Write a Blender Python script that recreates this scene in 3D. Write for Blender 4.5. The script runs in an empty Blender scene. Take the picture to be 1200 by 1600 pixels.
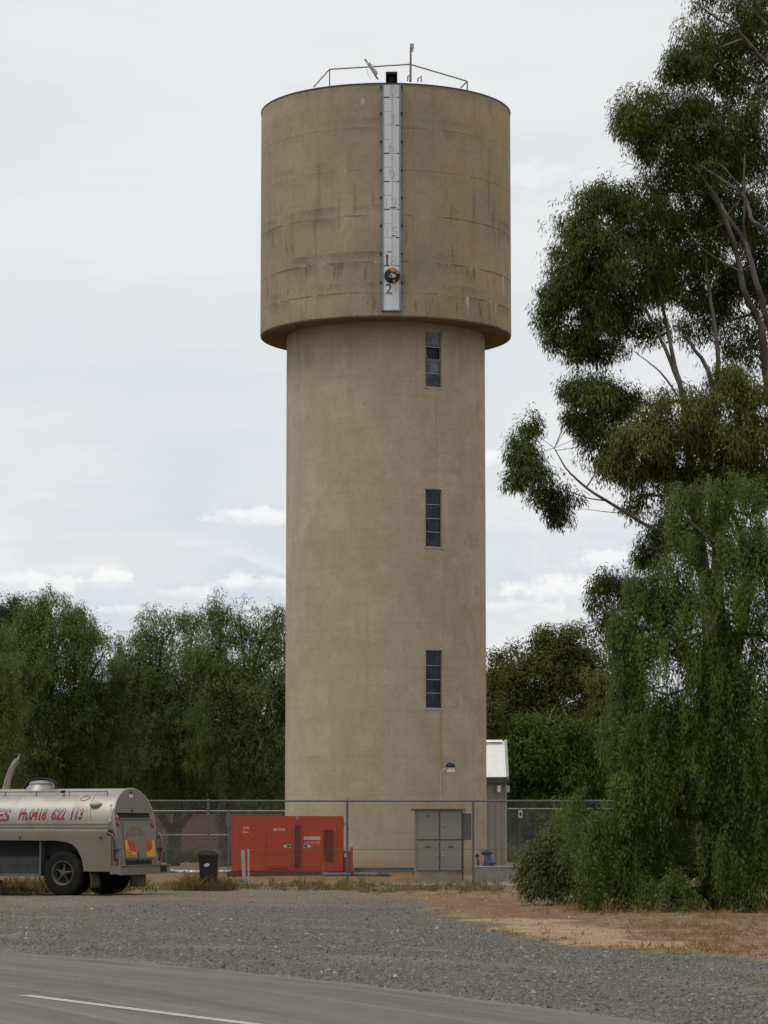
import bpy, bmesh, math, random
import numpy as np
from mathutils import Vector, Matrix

random.seed(7)
RNG = np.random.default_rng(11)
S = bpy.context.scene
COL = S.collection
PI = math.pi
def rad(a): return math.radians(a)

# ------------------------------------------------------------------ camera
F = 4500.0                      # focal length in pixels of the 1200x1600 photograph
EYE = 1.7
PITCH = math.atan(484.0 / F)
CP, SP = math.cos(PITCH), math.sin(PITCH)
cam_d = bpy.data.cameras.new('camera')
cam = bpy.data.objects.new('camera', cam_d); COL.objects.link(cam)
cam_d.sensor_fit = 'VERTICAL'; cam_d.sensor_height = 36.0; cam_d.sensor_width = 27.0
cam_d.lens = F / 1600.0 * 36.0
cam_d.clip_start = 0.5; cam_d.clip_end = 5000
cam.location = (0, 0, EYE); cam.rotation_euler = (PI / 2 + PITCH, 0, 0)
S.camera = cam
S.render.resolution_x = 768; S.render.resolution_y = 1024
S.view_settings.view_transform = 'Standard'; S.view_settings.look = 'None'
S.view_settings.exposure = 0.0; S.view_settings.gamma = 1.0

# ------------------------------------------------------------------ sky (overcast, broken cloud low down) and sun
SUN_EL, SUN_AZ = rad(62), rad(-115)          # azimuth measured from +Y (behind the tower) towards +X: high on the left
w = bpy.data.worlds.new('World'); S.world = w; w.use_nodes = True
nt = w.node_tree; nt.nodes.clear()
def wn(t, **kw):
    n = nt.nodes.new(t)
    for k, v in kw.items(): setattr(n, k, v)
    return n
L = nt.links.new
out = wn('ShaderNodeOutputWorld'); bg = wn('ShaderNodeBackground'); bg.inputs['Strength'].default_value = 0.1
L(bg.outputs[0], out.inputs[0])
sky = wn('ShaderNodeTexSky', sky_type='NISHITA'); sky.sun_disc = False
sky.sun_elevation = SUN_EL; sky.sun_rotation = SUN_AZ; sky.dust_density = 2.0
tc = wn('ShaderNodeTexCoord')
sep = wn('ShaderNodeSeparateXYZ'); L(tc.outputs['Generated'], sep.inputs[0])
def wmap(scale, loc=(0, 0, 0)):
    m = wn('ShaderNodeMapping'); m.inputs['Scale'].default_value = scale; m.inputs['Location'].default_value = loc
    L(tc.outputs['Generated'], m.inputs[0]); return m.outputs[0]
def wnoise(vec, scale, detail, rough):
    n = wn('ShaderNodeTexNoise'); n.inputs['Scale'].default_value = scale
    n.inputs['Detail'].default_value = detail; n.inputs['Roughness'].default_value = rough
    L(vec, n.inputs['Vector']); return n.outputs['Fac']
def wrange(v, a, b, c=0.0, d=1.0):
    n = wn('ShaderNodeMapRange', interpolation_type='SMOOTHSTEP'); L(v, n.inputs[0])
    for i, x in enumerate((a, b, c, d)): n.inputs[1 + i].default_value = x
    return n.outputs[0]
def wmix(f, a, b):
    n = wn('ShaderNodeMix', data_type='RGBA')
    if isinstance(f, float): n.inputs['Factor'].default_value = f
    else: L(f, n.inputs['Factor'])
    for s, v in ((6, a), (7, b)):
        if isinstance(v, tuple): n.inputs[s].default_value = (*v, 1)
        else: L(v, n.inputs[s])
    return n.outputs[2]
def wmath(op, a, b):
    n = wn('ShaderNodeMath', operation=op)
    for i, v in enumerate((a, b)):
        if isinstance(v, (int, float)): n.inputs[i].default_value = v
        else: L(v, n.inputs[i])
    return n.outputs[0]
elev = sep.outputs[2]
base = wmix(wrange(elev, 0.03, 0.24), (6.75, 7.3, 8.0), (8.1, 8.25, 8.4))
veil = wnoise(wmap((5, 5, 16)), 1.0, 5.0, 0.55)
base = wmix(wrange(veil, 0.40, 0.62), base, (8.75, 8.75, 8.75))
puff = wnoise(wmap((19, 19, 46), (3.1, 0.0, 1.7)), 1.0, 7.0, 0.50)
low = wmath('MULTIPLY', wrange(elev, 0.135, 0.075), 0.5)
cl = wmath('MULTIPLY', wrange(puff, 0.47, 0.535), low)
shade = wrange(wnoise(wmap((19, 19, 46), (3.1, 0.0, 1.6)), 1.0, 7.0, 0.50), 0.44, 0.62)
cloudc = wmix(shade, (9.7, 9.7, 9.7), (7.7, 7.9, 8.2))
base = wmix(cl, base, cloudc)
streak = wnoise(wmap((9, 9, 70), (0.4, 0, 5.0)), 1.0, 6.0, 0.6)
base = wmix(wmath('MULTIPLY', wrange(streak, 0.5, 0.7), wrange(elev, 0.02, 0.09, 0.15, 0.45)), base, (7.6, 7.85, 8.2))
# cumulus heads standing low in the sky: (photo column, row, half width, half height, strength)
pn1 = wnoise(wmap((95, 95, 120)), 1.0, 7.0, 0.58)
for px, py, rx, ry, k in ((45, 915, 120, 26, .8), (175, 908, 62, 26, 1), (385, 808, 95, 20, .9), (420, 915, 110, 22, .9), (300, 930, 60, 14, .6), (870, 925, 130, 34, 1), (800, 950, 90, 18, .7), (775, 722, 50, 24, .9), (860, 280, 95, 28, .45), (120, 955, 120, 12, .6), (980, 880, 120, 30, .8), (-150, 930, 120, 40, .9), (1400, 930, 180, 40, .9), (840, 1015, 120, 12, .6)):
    u0, v0 = (px - 600) / F, (800 - py) / F
    dv = Vector((u0, CP - v0 * SP, SP + v0 * CP)).normalized()
    ax = wmath('DIVIDE', wmath('SUBTRACT', sep.outputs[0], float(dv.x)), rx / F)
    az = wmath('DIVIDE', wmath('SUBTRACT', elev, float(dv.z)), ry / F)
    front = wrange(sep.outputs[1], .0, .2)
    azb = wmath('MAXIMUM', az, wmath('MULTIPLY', az, -1.5))
    dist = wmath('SQRT', wmath('ADD', wmath('MULTIPLY', ax, ax), wmath('MULTIPLY', azb, azb)), 0.0)
    body = wmath('ADD', wmath('SUBTRACT', 1.0, dist), wmath('MULTIPLY', wmath('SUBTRACT', pn1, 0.5), 2.6))
    fac = wmath('MULTIPLY', wmath('MULTIPLY', wrange(body, 0.05, .55), k), front)
    base = wmix(fac, base, wmix(wrange(wmath('ADD', az, wmath('MULTIPLY', wmath('SUBTRACT', pn1, 0.5), 3.0)), -.55, .45), (7.9, 8.1, 8.45), (9.9, 9.9, 9.85)))
fin = wmix(0.92, sky.outputs[0], base)
L(fin, bg.inputs['Color'])
sun_d = bpy.data.lights.new('sun', 'SUN'); sun_d.energy = 1.3; sun_d.angle = rad(16); sun_d.color = (1, .96, .9)
sun = bpy.data.objects.new('sun', sun_d); COL.objects.link(sun)
sd = Vector((math.sin(SUN_AZ) * math.cos(SUN_EL), math.cos(SUN_AZ) * math.cos(SUN_EL), math.sin(SUN_EL)))
sun.rotation_euler = sd.to_track_quat('Z', 'Y').to_euler(); sun.location = sd * 60

# ------------------------------------------------------------------ helpers
def at(px, py, Y):
    """the point of the photograph's pixel (px, py) that lies at distance Y"""
    u = (px - 600) / F; v = (800 - py) / F
    t = Y / (CP - v * SP)
    return Vector((u * t, Y, EYE + t * (SP + v * CP)))
def gnd(px, py):
    u = (px - 600) / F; v = (800 - py) / F
    t = -EYE / (SP + v * CP)
    return Vector((u * t, t * (CP - v * SP), 0.0))

def tag(o, label=None, cat=None, group=None, kind=None):
    if label: o['label'] = label
    if cat: o['category'] = cat
    if group: o['group'] = group
    if kind: o['kind'] = kind
    return o
def empty(name, loc, label, cat, group=None, rz=0.0):
    o = bpy.data.objects.new(name, None); COL.objects.link(o)
    o.empty_display_size = 0.3
    o.location = loc; o.rotation_euler = (0, 0, rz)
    return tag(o, label, cat, group)
def copy_tree(o, parent=None):
    c = o.copy(); COL.objects.link(c)
    if parent is not None: c.parent = parent
    for ch in list(o.children): copy_tree(ch, c)
    return c

class MB:
    def __init__(self): self.v = []; self.f = []; self.m = []; self.cur = 0
    def add(self, vs, fs):
        b = len(self.v); self.v += [tuple(x) for x in vs]
        for f in fs: self.f.append(tuple(i + b for i in f)); self.m.append(self.cur)
    def box(self, c, s, rot=None, taper=1.0):
        x, y, z = s[0] / 2, s[1] / 2, s[2] / 2
        vs = []
        for dz in (-1, 1):
            k = taper if dz > 0 else 1.0
            for dx, dy in ((-1, -1), (1, -1), (1, 1), (-1, 1)):
                p = Vector((dx * x * k, dy * y * k, dz * z))
                if rot is not None: p = rot @ p
                vs.append(p + Vector(c))
        self.add(vs, [(3, 2, 1, 0), (4, 5, 6, 7), (0, 1, 5, 4), (1, 2, 6, 5), (2, 3, 7, 6), (3, 0, 4, 7)])
    def span(self, a, b):
        self.box([(a[i] + b[i]) / 2 for i in range(3)], [abs(b[i] - a[i]) for i in range(3)])
    def tube(self, pts, r, n=6, cap=True):
        pts = [Vector(p) for p in pts]
        rs = r if isinstance(r, (list, tuple)) else [r] * len(pts)
        vs = []; prev = None
        for i, p in enumerate(pts):
            d = (pts[min(i + 1, len(pts) - 1)] - pts[max(i - 1, 0)])
            d = d.normalized() if d.length > 1e-9 else Vector((0, 0, 1))
            if prev is None:
                a = d.cross(Vector((0, 0, 1)) if abs(d.z) < .9 else Vector((1, 0, 0))).normalized()
            else:
                a = (prev - d * prev.dot(d)).normalized()
            prev = a; b = d.cross(a)
            for k in range(n):
                t = 2 * PI * k / n
                vs.append(p + (a * math.cos(t) + b * math.sin(t)) * rs[i])
        fs = []
        for i in range(len(pts) - 1):
            for k in range(n):
                fs.append((i * n + k, i * n + (k + 1) % n, (i + 1) * n + (k + 1) % n, (i + 1) * n + k))
        if cap:
            fs.append(tuple(range(n - 1, -1, -1))); fs.append(tuple((len(pts) - 1) * n + k for k in range(n)))
        self.add(vs, fs)
    def lathe(self, prof, n=24, c=(0, 0, 0), axis='z', close=True):
        """prof: (radius, height) from one end to the other"""
        vs = []
        for r, h in prof:
            for k in range(n):
                t = 2 * PI * k / n
                x, y = r * math.cos(t), r * math.sin(t)
                p = (x, y, h) if axis == 'z' else ((x, h, y) if axis == 'y' else (h, x, y))
                vs.append((p[0] + c[0], p[1] + c[1], p[2] + c[2]))
        fs = []
        for i in range(len(prof) - 1):
            for k in range(n):
                fs.append((i * n + k, i * n + (k + 1) % n, (i + 1) * n + (k + 1) % n, (i + 1) * n + k))
        if close:
            fs.append(tuple(range(n - 1, -1, -1))); fs.append(tuple((len(prof) - 1) * n + k for k in range(n)))
        self.add(vs, fs)
    def prism(self, poly, a, b, axis='y'):
        """poly in the plane across `axis`, extruded from a to b"""
        n = len(poly); vs = []
        for t in (a, b):
            for p, q in poly:
                vs.append({'y': (p, t, q), 'x': (t, p, q), 'z': (p, q, t)}[axis])
        fs = [tuple(range(n)), tuple(range(2 * n - 1, n - 1, -1))]
        fs += [(i, n + i, n + (i + 1) % n, (i + 1) % n) for i in range(n)]
        self.add(vs, fs)
    def build(self, name, mat, parent=None, smooth=None, bevel=0.0, off=None):
        me = bpy.data.meshes.new(name)
        vs = self.v if off is None else [(x - off[0], y - off[1], z - off[2]) for x, y, z in self.v]
        me.from_pydata(vs, [], self.f)
        bm = bmesh.new(); bm.from_mesh(me)
        bmesh.ops.recalc_face_normals(bm, faces=bm.faces)
        if bevel > 0:
            es = [e for e in bm.edges if len(e.link_faces) == 2 and e.calc_face_angle(0) > 0.6]
            bmesh.ops.bevel(bm, geom=es, offset=bevel, segments=2, affect='EDGES', clamp_overlap=True)
        bm.to_mesh(me); bm.free()
        mats = mat if isinstance(mat, (list, tuple)) else [mat]
        for m in mats: me.materials.append(m)
        if len(mats) > 1 and bevel == 0:
            me.polygons.foreach_set('material_index', self.m)
        if smooth is not None:
            me.polygons.foreach_set('use_smooth', [True] * len(me.polygons))
            me.set_sharp_from_angle(angle=rad(smooth))
        o = bpy.data.objects.new(name, me); COL.objects.link(o)
        if parent is not None: o.parent = parent
        return o

def mesh_np(name, V, Q, mat, parent=None, tint=None, smooth=False, kv=4):
    V = np.ascontiguousarray(V, dtype=np.float32); Q = np.ascontiguousarray(Q, dtype=np.int32)
    me = bpy.data.meshes.new(name)
    me.vertices.add(len(V)); me.vertices.foreach_set('co', V.ravel())
    me.loops.add(Q.size); me.loops.foreach_set('vertex_index', Q.ravel())
    me.polygons.add(len(Q)); me.polygons.foreach_set('loop_start', np.arange(0, Q.size, kv, dtype=np.int32))
    if tint is not None:
        a = me.attributes.new('tint', 'FLOAT', 'POINT'); a.data.foreach_set('value', np.asarray(tint, dtype=np.float32))
    if smooth: me.polygons.foreach_set('use_smooth', np.ones(len(Q), dtype=bool))
    me.materials.append(mat); me.update(calc_edges=True)
    o = bpy.data.objects.new(name, me); COL.objects.link(o)
    if parent is not None: o.parent = parent
    return o

# ------------------------------------------------------------------ materials
class NT:
    def __init__(s, name):
        s.mat = bpy.data.materials.new(name); s.mat.use_nodes = True
        s.t = s.mat.node_tree; s.t.nodes.clear()
        s.out = s.t.nodes.new('ShaderNodeOutputMaterial'); s.b = s.t.nodes.new('ShaderNodeBsdfPrincipled')
        s.link(s.b.outputs[0], s.out.inputs[0]); s._tc = None
    def link(s, a, b): s.t.links.new(a, b)
    def n(s, t, **kw):
        n = s.t.nodes.new(t)
        for k, v in kw.items(): setattr(n, k, v)
        return n
    def coord(s, kind='Object', scale=(1, 1, 1), loc=(0, 0, 0)):
        if s._tc is None: s._tc = s.n('ShaderNodeTexCoord')
        m = s.n('ShaderNodeMapping'); m.inputs['Scale'].default_value = scale; m.inputs['Location'].default_value = loc
        s.link(s._tc.outputs[kind], m.inputs[0]); return m.outputs[0]
    def noise(s, vec, scale, detail=5, rough=.55, dist=0.0):
        n = s.n('ShaderNodeTexNoise'); n.inputs['Scale'].default_value = scale
        n.inputs['Detail'].default_value = detail; n.inputs['Roughness'].default_value = rough
        n.inputs['Distortion'].default_value = dist
        s.link(vec, n.inputs['Vector']); return n.outputs['Fac']
    def voro(s, vec, scale, feature='F1', out='Distance'):
        n = s.n('ShaderNodeTexVoronoi', feature=feature); n.inputs['Scale'].default_value = scale
        s.link(vec, n.inputs['Vector']); return n.outputs[out]
    def rng(s, v, a, b, c=0.0, d=1.0, lin=False):
        n = s.n('ShaderNodeMapRange', interpolation_type='LINEAR' if lin else 'SMOOTHSTEP'); s.put(v, n.inputs[0])
        for i, x in enumerate((a, b, c, d)): n.inputs[1 + i].default_value = x
        return n.outputs[0]
    def put(s, v, sock):
        if isinstance(v, tuple): sock.default_value = (*v, 1) if len(v) == 3 and len(sock.default_value) == 4 else v
        elif isinstance(v, (int, float)): sock.default_value = v
        else: s.link(v, sock)
    def mix(s, f, a, b, mode='MIX'):
        n = s.n('ShaderNodeMix', data_type='RGBA', blend_type=mode)
        s.put(f, n.inputs['Factor']); s.put(a, n.inputs[6]); s.put(b, n.inputs[7]); return n.outputs[2]
    def math(s, op, a, b=0.0, c=0.0):
        n = s.n('ShaderNodeMath', operation=op)
        for i, v in enumerate((a, b, c)): s.put(v, n.inputs[i])
        return n.outputs[0]
    def attr(s, name, out='Fac'):
        n = s.n('ShaderNodeAttribute', attribute_name=name); return n.outputs[out]
    def bump(s, h, strength=.3, dist=.02):
        n = s.n('ShaderNodeBump'); n.inputs['Strength'].default_value = strength; n.inputs['Distance'].default_value = dist
        s.link(h, n.inputs['Height']); s.link(n.outputs[0], s.b.inputs['Normal'])
    def fin(s, color, rough=.8, metal=0.0, spec=.3):
        s.put(color, s.b.inputs['Base Color']); s.put(rough, s.b.inputs['Roughness'])
        s.put(metal, s.b.inputs['Metallic']); s.put(spec, s.b.inputs['Specular IOR Level']); return s.mat

def sc(c, k): return tuple(x * k for x in c)
def worn(name, c, var=.2, scale=3.0, rough=.7, metal=0.0, spec=.3, dirt=None, dirt_amt=.35, bump=.1, streak=False):
    """a painted or raw surface with uneven tone, fine grain and some dirt"""
    m = NT(name)
    o = m.coord('Object', (1, 1, .25) if streak else (1, 1, 1))
    a = m.noise(o, scale, 6, .6); g = m.noise(m.coord(), scale * 14, 4, .6)
    col = m.mix(m.rng(a, .3, .7), sc(c, 1 - var), sc(c, 1 + var))
    col = m.mix(m.rng(g, .35, .75, 0, .3), col, sc(c, .7))
    if dirt is not None:
        d = m.noise(m.coord('Object', (1, 1, .4)), scale * .7, 7, .65)
        col = m.mix(m.rng(d, .48, .72, 0, dirt_amt), col, dirt)
    m.bump(g, bump, .01)
    return m.fin(col, m.rng(a, .3, .7, rough - .08, rough + .08), metal, spec)

M = {}
M['white_paint'] = worn('white_paint', (.62, .62, .60), .1, 2, .6, dirt=(.25, .2, .14), streak=True)
M['post_white'] = worn('weathered_white_post', (.40, .39, .355), .2, 4, .7, dirt=(.2, .17, .12), dirt_amt=.5, streak=True)
M['gauge_white'] = worn('gauge_white', (.60, .62, .65), .08, 1.5, .55, dirt=(.32, .28, .24), dirt_amt=.25, streak=True)
M['gauge_frame'] = worn('gauge_frame', (.19, .22, .27), .15, 4, .6)
M['black'] = worn('black_paint', (.02, .02, .022), .2, 5, .6)
M['worn_black'] = worn('worn_black_paint', (.075, .075, .078), .5, 7, .7, dirt=(.3, .3, .31), dirt_amt=.6)
M['faded_black'] = worn('faded_black_paint', (.40, .405, .42), .3, 6, .8)
M['dark'] = worn('dark_steel', (.035, .034, .032), .25, 4, .75)
M['galv'] = worn('galvanised_steel', (.33, .34, .35), .18, 5, .5, .55, .5, dirt=(.2, .17, .13), dirt_amt=.3)
M['galv_dark'] = worn('dull_galvanised_steel', (.11, .12, .135), .2, 5, .6, .3, .4)
M['wire'] = worn('fence_wire', (.30, .30, .28), .1, 5, .6, .2, .4)
M['rail'] = worn('railing_steel', (.19, .19, .185), .2, 5, .6, .2, .4)
M['rail_pale'] = worn('pale_rail_steel', (.30, .30, .28), .2, 5, .6, .2, .4)
M['rust'] = worn('rusty_steel', (.14, .06, .028), .5, 5, .9, dirt=(.35, .18, .08), dirt_amt=.7)
M['red'] = worn('red_enamel', (.37, .046, .013), .1, 1.2, .5, 0, .15, dirt=(.26, .055, .03), dirt_amt=.5, bump=.03, streak=True)
M['red_dark'] = worn('red_enamel_louvre', (.19, .026, .016), .25, 6, .6)
M['red_grime'] = worn('grimy_red_skid', (.09, .02, .015), .35, 4, .75, dirt=(.06, .05, .045), dirt_amt=.6)
M['white_text'] = worn('white_lettering', (.66, .60, .60), .12, 6, .6)
M['cab_grey'] = worn('grey_cabinet_paint', (.205, .20, .176), .06, 1.5, .55, 0, .35, dirt=(.22, .2, .16), dirt_amt=.35, bump=.03, streak=True)
M['plinth'] = worn('stained_cabinet_base', (.24, .215, .165), .2, 4, .8, dirt=(.2, .12, .06), dirt_amt=.5)
M['grey_mesh'] = worn('dark_grey_sheet', (.10, .10, .09), .15, 5, .7)
M['concrete'] = worn('grey_concrete', (.20, .20, .185), .15, 4, .85, dirt=(.2, .17, .12), dirt_amt=.4)
M['kerb'] = worn('pale_concrete_strip', (.55, .53, .49), .2, 3, .9, dirt=(.25, .18, .1), dirt_amt=.7)
M['blue'] = worn('blue_enamel', (.016, .030, .085), .25, 6, .5, 0, .4, dirt=(.05, .06, .09), dirt_amt=.5)
M['bin'] = worn('dark_green_plastic', (.016, .021, .016), .2, 4, .5, 0, .4, dirt=(.06, .05, .035), dirt_amt=.3)
M['bin_lid'] = worn('faded_bin_lid', (.045, .05, .042), .2, 4, .45, 0, .45, dirt=(.08, .07, .05), dirt_amt=.3)
M['tyre'] = worn('tyre_rubber', (.014, .0135, .0125), .3, 6, .9, dirt=(.05, .043, .033), dirt_amt=.5, spec=.15)
M['rimsteel'] = worn('dusty_wheel_steel', (.085, .08, .07), .25, 6, .7, .2, dirt=(.08, .065, .05), dirt_amt=.5)
M['chassis'] = worn('truck_chassis', (.02, .02, .019), .3, 4, .8)
M['traybox'] = worn('blue_grey_locker', (.062, .068, .076), .2, 3, .6, .2, .4, dirt=(.05, .045, .04), dirt_amt=.6, streak=True)
M['flap'] = worn('dusty_mud_flap', (.115, .098, .072), .2, 4, .9)
M['lamp_red'] = worn('red_lamp_lens', (.20, .022, .014), .2, 12, .3, 0, .5)
M['lamp_amber'] = worn('amber_lamp_lens', (.42, .13, .02), .2, 12, .3, 0, .5)
M['sign_yellow'] = worn('yellow_reflector', (.60, .33, .02), .1, 8, .5)
M['sign_red'] = worn('red_reflector', (.38, .035, .03), .1, 8, .5)
M['let_red'] = worn('red_lettering', (.50, .035, .03), .1, 8, .5)
M['let_faded'] = worn('faded_red_lettering', (.30, .12, .11), .25, 9, .7)
M['let_blue'] = worn('dark_blue_outline', (.05, .05, .10), .1, 8, .5)
M['let_white'] = worn('silver_lettering', (.55, .53, .52), .08, 8, .5)
M['roof_white'] = worn('white_roof_sheet', (.80, .785, .73), .05, 2, .5, 0, .4, dirt=(.5, .47, .4), dirt_amt=.3, streak=True)
M['shed_wall'] = worn('beige_wall_sheet', (.27, .245, .21), .07, 2, .55, 0, .35, dirt=(.2, .16, .11), dirt_amt=.3, streak=True)
M['shed_trim'] = worn('dark_green_gutter', (.065, .07, .06), .15, 4, .5)
M['shed_barge'] = worn('grey_barge_board', (.30, .30, .29), .1, 4, .6)
M['lampglass'] = worn('frosted_lamp_cover', (.62, .61, .57), .08, 6, .35)
M['deadwood'] = worn('weathered_dead_wood', (.27, .24, .21), .3, 6, .9, dirt=(.1, .085, .07), dirt_amt=.7, streak=True)
M['timber'] = worn('weathered_timber', (.17, .145, .11), .25, 6, .9, streak=True)
M['foil'] = worn('crinkled_foil_wrap', (.62, .62, .64), .25, 9, .35, .7, .5, dirt=(.2, .18, .16), dirt_amt=.5, bump=.8)
M['hose'] = worn('grey_conduit', (.14, .14, .15), .25, 6, .6)
M['skirt'] = worn('dusty_painted_steel', (.185, .165, .132), .1, 1.6, .6, .15, .35, dirt=(.19, .155, .11), dirt_amt=.6, bump=.03, streak=True)

def glass_mat(name, c, rough=.08):
    m = NT(name); n = m.noise(m.coord(), 1.7, 4, .6)  # noise tones paint partial reflections and some dirt into the glass
    return m.fin(m.mix(m.rng(n, .38, .62), sc(c, .45), sc(c, 1.7)), rough, 0.0, .22)
M['pane'] = glass_mat('dark_pane_painted_reflection', (.022, .023, .023), .12)
M['pane_pale'] = glass_mat('grey_pane_painted_reflection', (.085, .09, .095), .3)

def alu():
    m = NT('dusty_aluminium_skin')
    o = m.coord('Object', (1, 1, .3))
    a = m.noise(o, 1.6, 6, .6); g = m.noise(m.coord('Object', (3, 3, 3)), 9, 4, .6)
    c = m.mix(m.rng(a, .3, .7), (.31, .295, .262), (.43, .415, .378))
    z = m.n('ShaderNodeSeparateXYZ'); m.link(m.coord(), z.inputs[0])
    dust = m.math('ADD', m.rng(m.noise(m.coord('Object', (1.2, 1, .5)), 1.3, 7, .65), .45, .75, 0, .55), m.rng(z.outputs[2], 1.95, 1.0, .12, .5))
    c = m.mix(dust, c, (.195, .165, .122)); m.bump(g, .05, .01)
    return m.fin(c, m.rng(a, .3, .7, .46, .58), m.rng(dust, 0.1, .9, .72, .25), .35)
M['alu'] = alu()

def brick():
    m = NT('brown_brick')
    b = m.n('ShaderNodeTexBrick'); b.inputs['Scale'].default_value = 1.0
    b.inputs['Brick Width'].default_value = .24; b.inputs['Row Height'].default_value = .086; b.inputs['Mortar Size'].default_value = .01
    b.inputs['Color1'].default_value = (.15, .075, .05, 1); b.inputs['Color2'].default_value = (.11, .06, .045, 1); b.inputs['Mortar'].default_value = (.17, .14, .11, 1)
    s = m.n('ShaderNodeSeparateXYZ'); m.link(m.coord(), s.inputs[0]); cb = m.n('ShaderNodeCombineXYZ')
    m.link(s.outputs[0], cb.inputs[0]); m.link(s.outputs[2], cb.inputs[1]); m.link(cb.outputs[0], b.inputs['Vector'])
    a = m.noise(m.coord(), .8, 5, .6)
    return m.fin(m.mix(m.rng(a, .35, .7, 0, .5), b.outputs['Color'], (.09, .06, .045)), .9)
M['brick'] = brick()

def concrete_tower(name, tank):
    """weathered rendered concrete; UV in metres (arc length, height)"""
    m = NT(name)
    uv = m.coord('UV')
    big = m.noise(uv, .22, 5, .55); mid = m.noise(m.coord('UV', (1, .6, 1), (5, 2, 0)), 1.5, 8, .68)
    stre = m.noise(m.coord('UV', (3.6, .2, 1)), 1.0, 7, .68); fine = m.noise(uv, 7.0, 8, .72); fine2 = m.noise(uv, 34.0, 4, .65)
    hor = m.noise(m.coord('UV', (.25, 3.2, 1), (4, 1, 0)), 1.0, 6, .65)
    s = m.n('ShaderNodeSeparateXYZ'); m.link(uv, s.inputs[0]); U, V = s.outputs[0], s.outputs[1]
    wob = m.noise(m.coord('UV', (1, 1, 1), (9, 4, 0)), 1.6, 4, .6)
    Vw = m.math('ADD', V, m.math('MULTIPLY', m.math('SUBTRACT', wob, .5), .09))
    def near(v0, half_):                       # 1 on the level v0, fading over half_ metres
        return m.rng(m.math('ABSOLUTE', m.math('SUBTRACT', Vw, v0)), half_, 0.0)
    def below(v0, depth):                      # 1 just under the level v0, fading downwards
        return m.math('MULTIPLY', m.rng(V, v0 - depth, v0 - .02), m.math('LESS_THAN', Vw, v0))
    if tank:
        c = m.mix(m.rng(big, .38, .62), (.280, .239, .170), (.352, .300, .216))
        c = m.mix(m.rng(mid, .40, .70, 0, .40), c, (.195, .170, .120))
        c = m.mix(m.rng(hor, .50, .68, 0, .3), c, (.325, .27, .18))
        org = m.math('MULTIPLY', m.rng(U, .2, 3.0, .10, 1), m.rng(m.noise(uv, .45, 7, .68), .38, .60, 0, .52))
        c = m.mix(org, c, (.385, .268, .138))
        c = m.mix(m.rng(stre, .54, .70, 0, .42), c, (.150, .125, .086))
        lowz = m.rng(V, 24.4, 19.6)
        for v0, k in ((24.15, .5), (22.75, .45), (21.25, .85), (19.72, 1.0), (18.72, .9)):
            br = m.rng(m.noise(m.coord('UV', (1, .12, 1), (v0, 8, 0)), 1.1, 6, .65), .40, .56)
            c = m.mix(m.math('MULTIPLY', m.math('MULTIPLY', near(v0, .045), br), .8 * k), c, (.092, .082, .060))
            bd = m.math('MULTIPLY', m.math('MAXIMUM', below(v0 + .34, .42), below(v0, .45)), m.rng(m.noise(m.coord('UV', (1, .35, 1), (v0, 3, 0)), .62, 8, .72), .44, .66))
            c = m.mix(m.math('MULTIPLY', bd, .72 * k), c, (.128, .117, .089))
        # dark drips in short separate runs, then white lime at the two low joints
        dr = m.math('MULTIPLY', m.rng(m.noise(m.coord('UV', (4.2, .8, 1), (2, 7, 0)), 1.0, 3, .5), .60, .68), lowz)
        c = m.mix(m.math('MULTIPLY', dr, .5), c, (.10, .086, .063))
        for v0, k, sd in ((19.72, 1.0, 11), (18.72, .8, 17), (21.25, .35, 23)):
            li = m.math('MULTIPLY', near(v0, .07), m.rng(m.noise(m.coord('UV', (2.6, 4.5, 1), (sd, 0, 0)), 1.0, 8, .78), .54, .66))
            ru = m.math('MULTIPLY', below(v0 + .02, .75), m.rng(m.noise(m.coord('UV', (2.9, .10, 1), (sd, 3, 0)), 1.0, 6, .7), .60, .66))
            c = m.mix(m.math('MULTIPLY', m.math('MAXIMUM', li, ru), .88 * k), c, (.60, .54, .43))
        sp = m.math('MULTIPLY', m.rng(m.voro(m.coord('UV', (1, .55, 1)), .9), .10, .05), m.rng(m.noise(uv, .9, 3, .6), .5, .6))
        c = m.mix(m.math('MULTIPLY', sp, .5), c, (.50, .46, .36))
        c = m.mix(m.math('MULTIPLY', m.rng(m.math('ADD', V, m.math('MULTIPLY', m.noise(m.coord('UV', (2, .4, 1)), 1.2, 6, .65), .9)), 25.4, 26.3), .6), c, (.115, .102, .074))
        soff = m.rng(V, 17.99, 17.93)                           # dark brown underside
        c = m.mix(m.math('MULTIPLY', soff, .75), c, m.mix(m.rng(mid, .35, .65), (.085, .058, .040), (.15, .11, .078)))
    else:
        c = m.mix(m.rng(big, .36, .64), (.386, .324, .242), (.436, .373, .287))
        c = m.mix(m.rng(mid, .38, .68, 0, .5), c, (.315, .256, .184)); c = m.mix(m.rng(mid, .48, .28, 0, .4), c, (.46, .395, .31))
        c = m.mix(m.rng(hor, .50, .66, 0, .3), c, (.325, .262, .188))
        c = m.mix(m.rng(stre, .54, .72, 0, .30), c, (.32, .245, .165))
        red = m.math('MULTIPLY', m.rng(m.noise(uv, .85, 8, .72), .50, .62, 0, .5), m.rng(U, .2, 3.0, .10, 1))
        c = m.mix(red, c, (.33, .215, .125))
        fr = m.math('ABSOLUTE', m.math('SUBTRACT', m.math('FRACT', m.math('ADD', m.math('DIVIDE', Vw, 1.22), .4)), .5))
        br = m.rng(m.noise(m.coord('UV', (1, .15, 1), (3, 8, 0)), .9, 6, .65), .42, .58)
        c = m.mix(m.math('MULTIPLY', m.math('MULTIPLY', m.rng(fr, .016, .0), br), .30), c, (.19, .15, .105))
        foot = m.rng(m.math('ADD', V, m.math('MULTIPLY', mid, .8)), 1.10, .38)
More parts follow.
